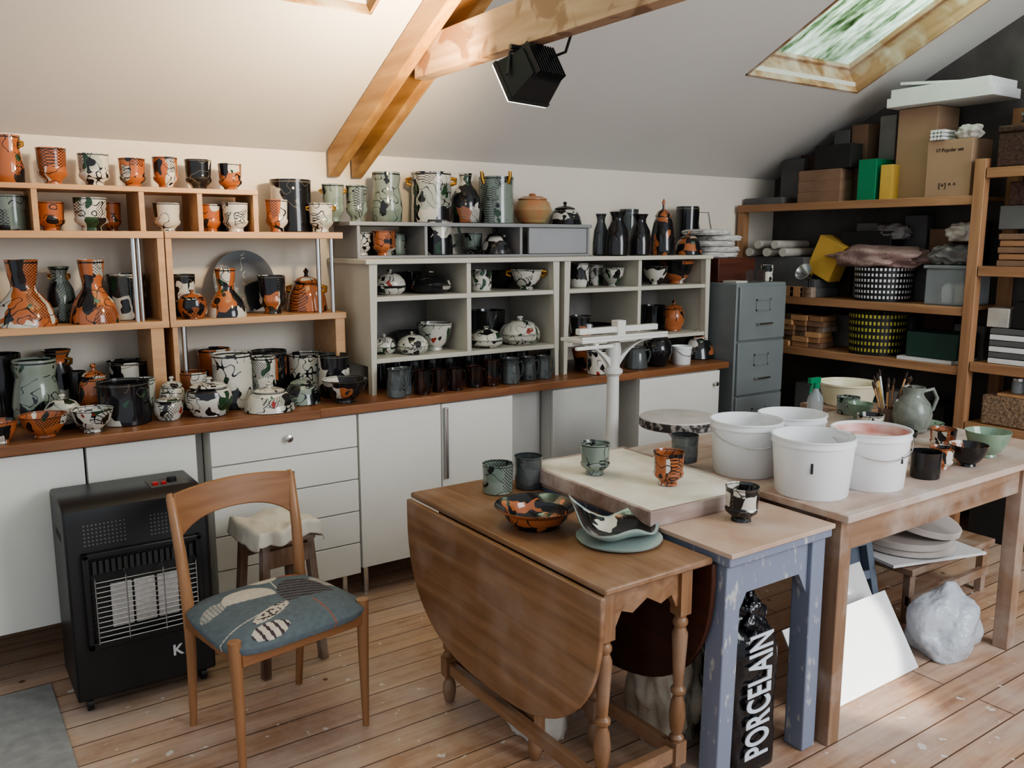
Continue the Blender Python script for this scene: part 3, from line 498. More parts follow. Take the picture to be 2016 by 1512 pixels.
for k,L in by.items():
    z,yd,lo,hi,pl,dv=SF[k]; L.sort(key=lambda q:q['px'])
    for q in L:
        same=[p for p in L if p['desc']==q['desc']]
        lab=q['desc']+' '+pl
        if len(same)==2: lab+=', '+('left','right')[same.index(q)]+' of two'
        elif len(same)>2: lab+=', '+ORD[same.index(q)]+' of '+NW[len(same)]
        nm,cat=NM[q['kind']]; R,Hh,kd=q['r'],q['h'],q['kind']; mt=PM[q['mat']]; grp='pottery '+pl
        lidded=kd in('jar','dome','round','bellpot'); parts=lidded or q['ears'] or q['handle']
        rz=random.uniform(0,6)
        root=thing(nm,lab,cat,(q['x'],q['y'],z),0,grp) if parts else None
        mb=MB(); lid=None; knob=None
        if kd=='jar': mb.lathe(shell([(.6,0),(.68,.02),(.66,.07),(.95,.25),(1,.45),(.92,.65),(.7,.74)],R,Hh)); lid=[(.0,.745),(.78,.745),(.8,.77),(.6,.83),(.2,.87),(0,.875)]; knob=[(0,.87),(.12,.87),(.1,.91),(.2,.95),(.15,.99),(0,1)]
        elif kd=='dome': mb.lathe(shell([(.6,0),(.7,.03),(.95,.18),(1,.34),(.96,.36)],R,Hh)); lid=[(0,.365),(.97,.365),(.99,.4),(.9,.58),(.65,.76),(.3,.85),(0,.87)]; knob=[(0,.86),(.14,.86),(.1,.9),(.18,.95),(.12,1),(0,1)]
        elif kd=='round': mb.lathe(shell([(.5,0),(.55,.02),(.85,.2),(1,.45),(.88,.7),(.7,.79)],R,Hh)); lid=[(0,.795),(.76,.795),(.76,.82),(.5,.9),(0,.93)]; knob=[(0,.92),(.15,.92),(.2,.96),(.1,1),(0,1)]
        elif kd=='bellpot': mb.lathe(shell([(.95,0),(1,.03),(.97,.12),(.9,.35),(.72,.58),(.56,.66)],R,Hh)); lid=[(0,.665),(.6,.665),(.62,.69),(.45,.76),(.2,.8),(0,.81)]; knob=[(0,.8),(.12,.8),(.08,.86),(.14,.92),(.06,.97),(0,1)]
        else: mb.lathe(shell(PR[kd],R,Hh))
        if root is None:
            o=mb.build(nm,mt,None,local=True,loc=(q['x'],q['y'],z)); o.rotation_euler=(0,0,rz); tag(o,lab,cat,grp); continue
        b=mb.build('body',mt,root,local=True)
        if lid:
            l=MB().lathe([(r*R,zz*Hh) for r,zz in lid]).build('lid',mt,root,local=True)
            MB().lathe([(r*R,zz*Hh) for r,zz in knob],seg=14).build('lid_knob',mt,l,local=True)
        if q['ears']:
            n=2 if q['ears']==1 else 4; ph=YAW*-1
            prof=PR.get(kd,[(.9,0),(.8,1)])
            zz=.82 if kd not in('bellpot',) else .5; rr=[r for r,t in prof if t>=zz-.05][0] if kd!='bellpot' else .74
            for e in range(n):
                an=ph+2*PI*e/n+(PI/4 if n==4 else 0); c=Vector((math.cos(an),math.sin(an),0)); s=R*.16
                if n==2: pts=[c*(rr*R*.93)+Vector((0,0,zz*Hh-s)),c*(rr*R+s*1.3)+Vector((0,0,zz*Hh-s*.4)),c*(rr*R+s*1.5)+Vector((0,0,zz*Hh+s*.6)),c*(rr*R*.95)+Vector((0,0,zz*Hh+s))]
                else: pts=[c*(R*.96)+Vector((0,0,Hh*.85)),c*(R*1.1)+Vector((0,0,Hh*.98)),c*(R*1.12)+Vector((0,0,Hh*1.1))]
                MB().tube(pts,R*.1,8).build('lug',gold,root,local=True)
        if q['handle']:
            an=-YAW+.2; c=Vector((math.cos(an),math.sin(an),0)); pts=[c*(R*.86)+Vector((0,0,Hh*.8)),c*(R*1.35)+Vector((0,0,Hh*.86)),c*(R*1.5)+Vector((0,0,Hh*.6)),c*(R*1.3)+Vector((0,0,Hh*.3)),c*(R*.9)+Vector((0,0,Hh*.22))]
            if k=='CU': pts=[Vector((p.x*.85,p.y*.85,p.z)) for p in pts]
            MB().tube(pts,R*.1,8).build('handle',mt,root,local=True)
# upright plate
p=AY(482,600,3.93); T=Matrix.Translation((p.x,3.925,z3+.002))@Matrix.Rotation(R_(82),4,'X')@Matrix.Translation((0,.140,-.0))
tag(MB().lathe([(0,0),(.05,0),(.055,.004),(.09,.008),(.138,.022),(.14,.026),(.136,.026),(.09,.013),(.05,.009),(0,.008)],seg=48,T=T).build('decorated_plate',PM['d']),'large round black and green decorated plate standing upright','plate')
# folded dish on oak table
mb=MB(); n=48; m=14; G_=[]; Rd=.13
for j in range(m+1):
    row=[]
    for i in range(n):
        th=2*PI*i/n; rr=j/m; R=Rd*(1+.10*math.cos(3*th+.6)); x=R*rr*math.cos(th)*1.1; y=R*rr*math.sin(th)*.9
        z=.016+.13*max(0,rr-.35)**1.3*max(0,math.cos(th-2.6))**1.4+.04*rr**3*(.5+.5*math.cos(3*th-.8))+.010*rr*rr
        row.append((x,y,z))
    G_.append(row)
vt=[[mb.bm.verts.new(p) for p in row] for row in G_]; vb=[[mb.bm.verts.new((p[0],p[1],p[2]-.006)) for p in row] for row in G_]
for j in range(m):
    for i in range(n):
        i2=(i+1)%n; mt_=1 if j>=m-1 else 0
        if j>0: mb.bm.faces.new((vt[j][i],vt[j][i2],vt[j+1][i2],vt[j+1][i])).material_index=mt_; mb.bm.faces.new((vb[j][i],vb[j+1][i],vb[j+1][i2],vb[j][i2])).material_index=1
        else: mb.bm.faces.new((vt[0][0],vt[1][i2],vt[1][i])) ; mb.bm.faces.new((vb[0][0],vb[1][i],vb[1][i2])).material_index=1
for i in range(n): i2=(i+1)%n; mb.bm.faces.new((vt[m][i],vt[m][i2],vb[m][i2],vb[m][i])).material_index=1
for i in range(1,n): mb.bm.verts.remove(vt[0][i]); mb.bm.verts.remove(vb[0][i])
m_cel=M('pale_celadon',(.33,.4,.37),.15,var=.05)
p=AZ(1218,1066,.73); dr=thing('folded_dish','large folded celadon and black dish with curled corners near table front','dish',(p.x-.0,p.y+.03,.73))
mb.build('dish_bowl',[PM['k'],m_cel],dr,local=True,ang=60); MB().lathe([(0,0),(.085,0),(.125,.006),(.128,.012),(.12,.012),(.06,.007),(0,.006)],c=(.012,-.018,.0),seg=40).build('saucer_base',m_cel,dr,local=True)
# ---------------- gateleg table
gx0,gx1,gy0,gy1=1.365,1.76,1.555,2.60
r=thing('drop_leaf_table','oval oak drop-leaf gateleg table with hanging leaves','table',((gx0+gx1)/2,(gy0+gy1)/2,0))
bx(gx0,gx1,gy0,gy1,.71,.73).build('tabletop',m_oak,r,bevel=.006)
def leaf(x,m):
    c=(gy0+gy1)/2; hw=(gy1-gy0)/2; poly=[(c-hw,.708)]
    for i in range(33):
        th=PI+PI*i/32; u=math.cos(th); v=math.sin(th); u=math.copysign(abs(u)**.75,u); v=-abs(v)**.82
        poly.append((c+hw*u,.66+.43*v))
    poly.append((c+hw,.708)); MB().prism(poly,'x',x,x+.018).build('drop_leaf',m,r,bevel=.004)
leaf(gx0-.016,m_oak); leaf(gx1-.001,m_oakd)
def tleg(x,y,h=.70,foot=True):
    mb=MB(); b=.021
    mb.box(x-b,x+b,y-b,y+b,.10,.17); mb.box(x-b,x+b,y-b,y+b,.56,h)
    mb.lathe([(.010,0),(.018,.01),(.024,.04),(.022,.07),(.014,.085),(.020,.10)],c=(x,y,0),seg=16)
    mb.lathe([(.019,.17),(.022,.18),(.014,.19),(.020,.205),(.024,.25),(.020,.29),(.013,.31),(.022,.32),(.022,.33),(.014,.34),(.017,.38),(.022,.47),(.023,.50),(.016,.52),(.022,.53),(.022,.54),(.016,.55),(.020,.56)],c=(x,y,0),seg=16)
    mb.build('leg',m_oakv,r)
lx0,lx1,ly0,ly1=gx0+.05,gx1-.06,gy0+.06,gy1-.17
for x in (lx0,lx1):
    for y in (ly0,ly1): tleg(x,y)
    bx(x-.012,x+.012,ly0+.02,ly1-.02,.11,.155).build('stretcher',m_oak,r,bevel=.003); bx(x-.011,x+.011,ly0+.02,ly1-.02,.60,.708).build('apron',m_oak,r)
for y in (ly0,ly1):
    pl_=[(lx0,.708),(lx1,.708),(lx1,.60),(lx1-.03,.59),(lx1-.05,.63),(lx1-.09,.615),((lx0+lx1)/2,.645),(lx0+.09,.615),(lx0+.05,.63),(lx0+.03,.59),(lx0,.60)]
    MB().prism(pl_[::-1],'y',y-.011,y+.011).build('shaped_apron',m_oak,r); bx(lx0+.02,lx1-.02,y-.012,y+.012,.11,.155).build('stretcher',m_oak,r)
tleg(lx0+.045,1.98,.66); tleg(lx1-.045,1.93,.66)
for x,y in ((lx0+.045,1.98),(lx1-.045,1.93)):
    bx(x-.011,x+.011,y+.02,ly1-.03,.11,.15).build('gate_rail',m_oak,r); bx(x-.011,x+.011,y+.02,ly1-.03,.60,.65).build('gate_rail',m_oak,r)
# ---------------- blue table + board + slab
r=thing('blue_painted_table','chipped blue-painted wooden table between oak and long tables','table',(2.0,2.0,0))
bx(1.782,2.245,1.515,2.48,.705,.737).build('tabletop',m_blue,r,bevel=.004)
for x in (1.79,2.172):
    for y in (1.53,2.39): MB().prism([(x-(.012 if x<2 else -.006),0.0),(x+(.050 if x<2 else .070),0),(x+.064,.705),(x,.705)],'y',y,y+.07).build('leg',m_blue,r,bevel=.004)
for y in (1.545,2.43): bx(1.854,2.172,y,y+.022,.60,.705).build('apron',m_blue,r)
for x in (1.80,2.205): bx(x,x+.022,1.605,2.39,.60,.705).build('apron',m_blue,r)
for (x,s) in ((1.854,1),(2.172,-1)): MB().prism([(x,.6),(x+s*.04,.6),(x,.53)][::s],'y',1.545,1.567).build('corner_bracket',m_blue,r)
tag(bx(1.772,2.238,1.50,2.47,.7375,.752).build('drawing_board',m_tan,bevel=.002),'thin clay-stained tan board lying on the blue table','board')
r=thing('plaster_slab','square dusty plaster slab in wooden frame on the tan board','slab',(1.99,2.125,.7525))
r.rotation_euler=(0,0,R_(-2))
mb=MB().box(-.237,.237,-.345,-.33,0,.05).box(-.237,.237,.33,.345,0,.05).box(-.237,-.222,-.33,.33,0,.05).box(.222,.237,-.33,.33,0,.05); mb.build('frame',m_edge,r,local=True,bevel=.002); bx(-.221,.221,-.329,.329,0,.049).build('slab_surface',m_plaster,r,local=True,bevel=.003)
# ---------------- long table
r=thing('work_table','long clay-dusted wooden work table carrying the white buckets','table',(2.95,2.0,0))
bx(2.255,3.76,1.47,2.50,.755,.78).build('tabletop',m_work,r,bevel=.003)
for x in (2.268,3.42):
    for y in (1.50,2.42): bx(x,x+.058,y,y+.058,0,.755).build('leg',m_workl,r,bevel=.003)
for y in (1.515,2.43): bx(2.326,3.42,y,y+.025,.645,.755).build('apron',m_workx,r)
for x in (2.28,3.44): bx(x,x+.025,1.558,2.42,.645,.755).build('apron',m_workl,r)
def bucket(px,yb,w,yt,lab,pos=None,R=None,h=.195,z=.7805,content=None,mark=None,handle=True):
    if pos is None:
        p=AZ(px,yb,z); d,F,D=ray(px,yb); t=(z-H)/d.z; R=w/2*t*1.04; hd=Vector((d.x,d.y,0)).normalized(); pos=p+hd*R*.85
    r=thing('plastic_bucket',lab,'bucket',(pos[0],pos[1],z),0,'white plastic buckets')
    pr=[(0,0),(R*.84,0),(R*.86,.004),(R*.96,h*.86),(R*.99,h*.87),(R*.99,h*.9),(R*.97,h*.9),(R*.97,h*.97),(R,h*.975),(R,h),(R*.955,h),(R*.82,.01),(0,.01)]
    MB().lathe(pr,seg=48).build('body',m_white,r,local=True)
    if content: MB().lathe([(0,h*.78),(R*.91,h*.78),(R*.925,h*.955),(R*.915,h*.955),(R*.86,h*.82),(0,h*.81)],seg=40).build('slip_residue',content,r,local=True)
    if handle:
        an0=-YAW; pts=[]
        for i in range(15):
            a_=PI*i/14; c=Vector((math.cos(a_),-math.sin(a_),0)); v=Vector((c.x*(R+.003),c.y*(R*.98+.003),h*.88-.45*R*math.sin(a_)))
            pts.append(Matrix.Rotation(an0,3,'Z')@Vector((v.x,v.y*(1.02),v.z)))
        MB().tube(pts,.0022,6).build('wire_handle',m_chrome,r,local=True)
    if mark:
        a_=-YAW-PI/2+mark[1]; rr=R*.933
        text(mark[0],'bucket_mark',mark[2],m_txtk,r,(math.cos(a_)*rr,math.sin(a_)*rr,h*mark[3]),(PI/2-.08,0,a_+PI/2),.0015,3)
    return r
bucket(1465,944,140,826,'white bucket with wire handle, nearest the plaster slab')
bucket(1567,0,0,0,'white bucket behind, half hidden by the others',pos=(2.62,1.965),R=.124,handle=False)
bucket(1595,987,160,848,'largest white bucket in front marked with a single black stroke',mark=('I',-.35,.045,.55),handle=False)
bucket(1707,969,150,838,'white bucket with pink slip residue inside its rim',content=m_slip,mark=('I',.55,.03,.55))
p=AZ(1822,858,.78); r=thing('stoneware_jug','speckled grey-green stoneware jug with handle on the work table','jug',(p.x+.02,p.y+.08,.78)); m_st=M('stoneware_glaze',(.15,.17,.15),.25,col2=(.24,.26,.22),scale=40)
MB().lathe(shell([(.62,0),(.7,.02),(.95,.25),(1,.42),(.85,.65),(.58,.78),(.5,.85),(.58,1)],.083,.2)).build('body',m_st,r,local=True)
c=Vector((math.cos(-YAW),math.sin(-YAW),0)); MB().tube([c*.045+Vector((0,0,.18)),c*.085+Vector((0,0,.19)),c*.105+Vector((0,0,.15)),c*.09+Vector((0,0,.1)),c*.076+Vector((0,0,.09))],.008).build('handle',m_st,r,local=True)
r=thing('spray_bottle','clear plastic spray bottle with green trigger head','spray bottle',(3.36,2.40,.78))
MB().lathe([(0,0),(.034,0),(.036,.01),(.036,.1),(.030,.12),(.014,.145),(.014,.16)],seg=20).build('body',m_clear,r,local=True)
mb=MB().lathe([(.016,.155),(.017,.18)],seg=14); mb.box(-.05,.022,-.010,.010,.18,.205); mb.prism([(-.03,.18),(-.022,.18),(-.04,.135),(-.047,.135)],'y',-.005,.005); o=mb.build('trigger_head',m_green,r,local=True,bevel=.002)
pb=AZ(1752,848,.78)+Vector((.03,.03,0)); tag(MB().lathe(shell([(.9,0),(1,.03),(.98,.5),(1,1)],.045,.095)).build('brush_pot',M('brown_pot',(.12,.08,.06),.5),local=True,loc=(pb.x,pb.y,.78)),'brown clay pot holding paint brushes','pot')
tones=['dark-handled','pale wooden','thick white-handled','slim black','short yellow-handled','broad flat','long thin wooden','brown-handled','stubby','reddish','thin white','wide-headed','knotty','blackened','fan-shaped','tapered']
for i in range(16):
    a_=2*PI*i/16+.3; c=Vector((math.cos(a_),math.sin(a_),0)); L=.15+.02*((i*7)%5); tl=.4+.14*(i%4)
    base=Vector((pb.x,pb.y,.786))+c*.008; dr=(c*tl*.55+Vector((0,0,1))).normalized(); r=thing('paint_brush','%s paint brush in the clay pot on the work table'%tones[i],'brush',base,0,'paint brushes in the clay pot')
    mt=[m_txtk,m_teakv,m_white,m_black,m_foam,m_teakv,m_shelf,m_stoolw,m_shelf,m_oakv,m_white,m_teak,m_shelf,m_black,m_teakv,m_shelf][i]
    MB().tube([(0,0,0),tuple(dr*L*.8),tuple(dr*L)],[.003,.0045 if i!=5 else .008,.004],8).build('handle',mt,r,local=True); MB().tube([tuple(dr*L),tuple(dr*(L+.02)),tuple(dr*(L+.035))],[.005,.006 if i not in(11,14) else .012,.001],8).build('bristles',m_brist,r,local=True)
r=thing('plain_stool','plain wooden stool behind the work table under the basin','stool',(4.0,2.66,0))
bx(-.17,.17,-.17,.17,.72,.75).build('seat',m_workx,r,local=True,bevel=.004)
for x in (-.15,.11):
    for y in (-.15,.11): bx(x,x+.04,y,y+.04,0,.72).build('leg',m_workl,r,local=True)
bb=MB().lathe(shell([(.72,0),(.75,.02),(.95,.9),(1.02,.93),(1.02,1)],.155,.12,.006),seg=40).build('washing_up_basin',M('basin_plastic',(.72,.68,.5),.4,var=.05),local=True,loc=(4.0,2.66,.75)); tag(bb,'wide pale basin with yellowish rim behind the brushes','basin')
r=thing('banding_wheel','dusty round turntable with speckled edge behind the plaster slab','turntable',(2.84,2.75,0))
MB().lathe([(0,.76),(.178,.76),(.18,.765),(.18,.80),(.176,.805),(0,.805)],seg=56).build('wheel_head',[m_bat],r,local=True)
MB().lathe([(.1795,.762),(.1815,.765),(.1815,.798),(.1795,.80)],seg=56).build('wheel_edge',m_speck,r,local=True)
MB().lathe([(0,0),(.13,0),(.13,.02),(.03,.05),(.028,.70),(.08,.76),(0,.76)],seg=24).build('pedestal',m_iron,r,local=True)
# ---------------- white weighing scale
r=thing('platform_scale','white cast-iron weighing scale on a tall column','scale',(2.645,2.99,0))
MB().lathe([(0,0),(.10,0),(.10,.03),(.06,.06),(.045,.1),(.034,.14),(.032,.6),(.028,.98),(.044,.995),(.044,1.01),(.03,1.02),(.03,1.05),(.036,1.10),(.03,1.14),(0,1.14)],seg=24).build('column',m_iron,r,local=True)
top=[];bot=[]
for i in range(11): u=i/10; top.append((.02+.215*u,1.06+.092*(1-(1-u)**1.8))); bot.append((.02+.215*u,1.015+.122*(1-(1-u)**2.6)))
for s in (-1,1):
    pol=[(s*x,z) for x,z in bot]+[(s*x,z) for x,z in top][::-1]
    MB().prism(pol,'y',-.012,.012).build('bracket',m_iron,r,local=True,bevel=.002)
mb=MB().box(-.26,.26,-.09,.07,1.154,1.170).box(-.26,.26,-.09,-.082,1.170,1.182); mb.build('tray',m_iron,r,local=True,bevel=.003)
mb=MB().box(-.22,.26,-.022,.012,1.185,1.212).box(.0,.05,-.028,.02,1.170,1.24); mb.build('beam',m_iron,r,local=True,bevel=.003)
bx(-.31,-.10,-.115,-.097,1.13,1.146).build('side_bar',m_iron,r,local=True,bevel=.003); bx(-.2,-.18,-.105,-.0,1.14,1.154).build('side_bracket',m_iron,r,local=True)
MB().lathe([(0,1.212),(.016,1.212),(.016,1.23),(0,1.232)],c=(-.15,0,0),seg=14).build('sliding_weight',m_chrome,r,local=True)
# ---------------- floodlight
p=Vector((1.768,2.44,2.15)); r=thing('floodlight','black floodlight with cooling fins hanging from the horizontal beam','lamp',p); r.scale=(.86,.86,.86)
Tm=Matrix.Rotation(R_(12),4,'Z')@Matrix.Rotation(R_(-30),4,'X')
def fr(y0,w0,h0,y1,w1,h1):
    mb=MB(); v=[]
    for y,w,h in ((y0,w0,h0),(y1,w1,h1)): v+=[mb.bm.verts.new(Tm@Vector(q)) for q in ((-w,y,-h),(w,y,-h),(w,y,h),(-w,y,h))]
    for q in ((0,1,2,3),(7,6,5,4),(0,4,5,1),(1,5,6,2),(2,6,7,3),(3,7,4,0)): mb.bm.faces.new([v[i] for i in q])
    return mb
mb=fr(-.07,.085,.055,.05,.108,.082)
for i in range(11): x=-.075+i*.015; mb.box(x-.002,x+.002,-.095,.02,-.062,.07,T=Tm)
mb.build('housing',m_black,r,local=True); fr(.05,.112,.086,.068,.112,.086).build('front_rim',m_black,r,local=True); fr(.068,.112,.086,.076,.108,.082).build('lamp_glass',m_lampg,r,local=True)
mb=MB()
for s in (-1,1): mb.tube([Tm@Vector((s*.118,.02,0)),Vector((s*.10,0,.075)),Vector((s*.03,0,.095))],.006,6)
mb.tube([(-.1,0,.095),(.05,0,.095)],.01,8); mb.build('bracket',m_black,r,local=True); bx(-.035,.035,-.04,.04,.08,.11).build('mounting_box',m_black,r,local=True,bevel=.005)
tag(MB().tube([(1.79,2.41,2.215),(1.815,2.38,2.205),(1.835,2.34,2.215),(1.825,2.30,2.26),(1.801,2.29,2.29)],.005,8).build('power_cable',m_black),'short black cable looping from the floodlight to the beam','cable')
# ---------------- gas heater
hx0,hx1,hy0,hy1,hz=.325,.785,3.05,3.365,.735; hxm=(hx0+hx1)/2
r=thing('gas_heater','black cabinet gas heater with wire grille behind the chair','heater',(hxm,3.2,0))
poly=[(hy0,.05),(hy0,.68),(hy0+.008,.72),(hy0+.03,hz),(hy1-.02,hz),(hy1,.72),(hy1,.05)]
MB().prism(poly,'x',hx0,hx1).build('body',m_black,r,bevel=.008)
for x in (hx0+.04,hx1-.04):
    for y in (hy0+.04,hy1-.04): MB().tube([(x-.01,y,.026),(x+.01,y,.026)],.026,14).build('castor',m_black,r)
m_vent=M('vent_grey',(.12,.12,.12),.6)
for bx_ in (hx0+.06,hx0+.27):
    mb=MB()
    for i in range(11):
        for j in range(6): mb.tube([(bx_+i*.0125,hy0-.0012,.60+j*.0135),(bx_+i*.0125,hy0+.002,.60+j*.0135)],.0034,6)
    mb.build('vent_panel',m_vent,r)
mb=MB(); gx_,gX,gz,gZ=hx0+.045,hx1-.03,.235,.575
for a_ in ((gx_,gX,gz,gz+.025),(gx_,gX,gZ-.02,gZ),(gx_,gx_+.02,gz,gZ),(gX-.02,gX,gz,gZ)): mb.box(a_[0],a_[1],hy0-.022,hy0-.001,a_[2],a_[3])
mb.build('front_frame',m_black,r,bevel=.004)
bx(gx_+.02,gX-.02,hy0-.003,hy0-.001,gz+.025,gZ-.02).build('fire_opening',m_dark,r)
mb=MB()
for i in range(3): x=hxm-.105+i*.075; mb.box(x,x+.068,hy0-.012,hy0-.003,.30,.455)
mb.build('ceramic_panel',m_cer,r,bevel=.002)
mb=MB()
for i in range(17): x=gx_+.03+i*.0195; mb.box(x,x+.012,hy0-.014,hy0-.003,.50,.545)
mb.build('louvre',M('louvre_dark',(.03,.03,.03),.4),r)
mb=MB()
for i in range(13): z=gz+.035+i*.0175; y=hy0-.045; mb.tube([(gx_+.02,hy0-.01,z),(gx_+.03,y,z),(gX-.03,y,z),(gX-.02,hy0-.01,z)],.0016,5)
for x in (gx_+.03,hxm-.06,hxm+.06,gX-.03): mb.tube([(x,hy0-.01,gz+.02),(x,hy0-.046,gz+.03),(x,hy0-.046,gz+.256),(x,hy0-.01,gz+.27)],.0022,5)
mb.build('wire_grille',m_chrome,r)
MB().lathe([(0,0),(.018,0),(.016,.02),(0,.022)],seg=16,T=Matrix.Translation((hx1-.08,3.2,hz))).build('control_knob',m_black,r); bx(hx1-.16,hx1-.03,3.15,3.26,hz,hz+.002).build('control_panel',m_grybrd,r); bx(hx1-.15,hx1-.132,3.17,3.188,hz+.002,hz+.012).build('ignition_button',m_red,r); bx(hx1-.12,hx1-.105,3.17,3.185,hz+.002,hz+.012).build('ignition_button',m_red,r)
bx(hx0-.001,hx0+.001,3.14,3.25,.60,.625).build('hand_grip',m_dark,r)
text('K','lettering',.055,m_white,r,(.655-hxm,hy0-.001-3.2,.155),(PI/2,0,0),.001,2)
# ---------------- chair
r=thing('dining_chair','teak dining chair with slate-blue patterned upholstered seat','chair',(.862,2.61,0),R_(9)); r.scale=(1.07,1.07,1.01)
for s in (-1,1):
    MB().tube([(s*.205,-.175,0),(s*.205,-.172,.25),(s*.208,-.17,.44)],[.010,.016,.019],14).build('leg',m_teakv,r,local=True)
    MB().tube([(s*.185,.20,0),(s*.188,.175,.25),(s*.19,.17,.42),(s*.195,.19,.60),(s*.20,.225,.775),(s*.20,.232,.79)],[.011,.015,.019,.017,.014,.008],14).build('leg',m_teakv,r,local=True)
    bx(min(s*.188,s*.206),max(s*.188,s*.206),-.165,.165,.36,.415).build('seat_rail',m_teak,r,local=True,bevel=.003)
for y in (-.178,.165): bx(-.195,.195,y-.009,y+.009,.36,.415).build('seat_rail',m_teak,r,local=True,bevel=.003)
mb=MB(); n=24; F_=[];
for i in range(n+1):
    u=-1+2*i/n; x=u*.195; y=.205+.03*(1-u*u); zb=.675+.03*(1-u*u)-.04*abs(u)**4; zt=.79+.012*(1-u*u)
    F_.append([mb.bm.verts.new(q) for q in ((x,y-.008,zb),(x,y+.008,zb),(x,y+.022,zt),(x,y+.008,zt))])
for i in range(n):
    for k in range(4): mb.bm.faces.new((F_[i][k],F_[i][(k+1)%4],F_[i+1][(k+1)%4],F_[i+1][k]))
mb.bm.faces.new(F_[0]); mb.bm.faces.new(F_[-1][::-1]); mb.build('backrest',m_teak,r,local=True,bevel=.004)
mb=MB(); n=130; hw=.228; hd_=.21
def patt(x,y):
    def ell(cx,cy,a_,b_,rot=0): dx,dy=x-cx,y-cy; c_,s_=math.cos(rot),math.sin(rot); X,Y=dx*c_+dy*s_,-dx*s_+dy*c_; return (X/a_)**2+(Y/b_)**2,X,Y
    e,X,Y=ell(.095,-.035,.078,.13,-.08)
    if e<1 and Y>-.03: return 2 if int((X*.3+Y+.2)*130)%3 else 0
    e,X,Y=ell(-.055,.045,.08,.07,-.15)
    if e<1 and Y>-.02: return 1
    e,X,Y=ell(.045,.165,.05,.05,.2)
    if e<1 and Y<.02: return 1
    e,X,Y=ell(.135,.145,.045,.02,-.4)
    if e<1: return 3
    e,X,Y=ell(-.055,-.095,.08,.024,.45)
    if e<1: return 1 if noise.noise(Vector((x*90,y*90,0)))>-.15 else 2
    e,X,Y=ell(-.10,-.175,.06,.03,.1)
    if e<1: return 2 if int((X+.2)*110)%3==0 else 1
    e,X,Y=ell(-.17,.04,.05,.03,.5)
    if e<1 and int((X+Y+.4)*150)%2: return 1
    e,X,Y=ell(.19,.03,.035,.05,.2)
    if e<1 and int((X+Y+.4)*140)%2: return 1
    if abs(x-.03-.2*y)<.0022 and y>.0: return 1
    if abs(y+.06-.3*x)<.0022: return 1
    if abs(x-.085)<.002 and y<-.085: return 3
    return 0
vv={}
def V(i,j):
    if (i,j) not in vv:
        u=-1+2*i/n; v=-1+2*j/n; q=max(abs(u),abs(v)); k=(abs(u)**4.5+abs(v)**4.5)**(1/4.5) or 1; s=q/k if k else 1
        u*=s; v*=s; z=.418+.034*(1-q**6)+.006*(1-q**2); vv[(i,j)]=mb.bm.verts.new((u*hw*(1-.05*v),v*hd_-.008,z))
    return vv[(i,j)]
for i in range(n):
    for j in range(n):
        f=mb.bm.faces.new((V(i,j),V(i+1,j),V(i+1,j+1),V(i,j+1))); c=f.calc_center_median(); f.material_index=patt(c.x,c.y)
be=[e for e in mb.bm.edges if e.is_boundary]; g=bmesh.ops.extrude_edge_only(mb.bm,edges=be); nv=[v for v in g['geom'] if isinstance(v,bmesh.types.BMVert)]
for v in nv: v.co.z-=.02; v.co.x*=.97; v.co.y*=.97
mb.build('upholstered_seat',[m_slate,m_fcream,m_fdark,m_frust],r,local=True,ang=80)
# ---------------- stool behind
SS=(.78,.9,1.14); r=thing('work_stool','small paint-spattered wooden stool behind the chair','stool',(1.04,3.08,0),R_(8)); r.scale=SS
bx(-.14,.14,-.12,.12,.43,.46).build('seat',m_stoolw,r,local=True,bevel=.004)
for x in (-1,1):
    for y in (-1,1): MB().tube([(x*.155,y*.125,0),(x*.115,y*.095,.43)],.018,sq=True).build('leg',m_stoolw,r,local=True)
for y in (-.105,.105): bx(-.12,.12,y-.009,y+.009,.36,.42).build('rail',m_stoolw,r,local=True); 
for x in (-.125,.125): bx(x-.009,x+.009,-.1,.1,.18,.21).build('rail',m_stoolw,r,local=True)
mb=MB(); nx=60; G={}
for i in range(nx+1):
    for j in range(nx+1):
        x=(-1+2*i/nx)*.20; y=(-1+2*j/nx)*.175; ox=max(0,abs(x)-.146); oy=max(0,abs(y)-.126); drop=max(ox,oy)
        wv=noise.noise(Vector((x*8,y*8,3))); fold=.5-abs(noise.noise(Vector((x*11+3,y*7,5))))*2
        X=math.copysign(min(abs(x),.148+ox*.2),x); Y=math.copysign(min(abs(y),.128+oy*.2),y)
        z=.478+.022*(wv+.6)+.010*fold-drop*1.05
        if drop<=0: z=max(z,.465)
        else:
            k_=noise.noise(Vector((x*22,y*22,1)))*.007
            if ox>0: X+=math.copysign(.008,x)+k_
            if oy>0: Y+=math.copysign(.008,y)+k_
        G[i,j]=mb.bm.verts.new((X,Y,z))
for i in range(nx):
    for j in range(nx): mb.bm.faces.new((G[i,j],G[i+1,j],G[i+1,j+1],G[i,j+1]))
o=mb.build('draped_cloth',m_cloth,local=True,loc=(1.04,3.08,.0),ang=80); o.rotation_euler=(0,0,R_(8)); o.scale=SS; tag(o,'crumpled cream cloth draped over the small stool','cloth')
sm=o.modifiers.new('thick','SOLIDIFY'); sm.thickness=.003; sm.offset=1
tag(bx(-1.6,.276,1.2,3.36,.0005,.006).build('floor_mat',m_mat,bevel=.002),'flat grey mat on the floor left of the heater','mat')
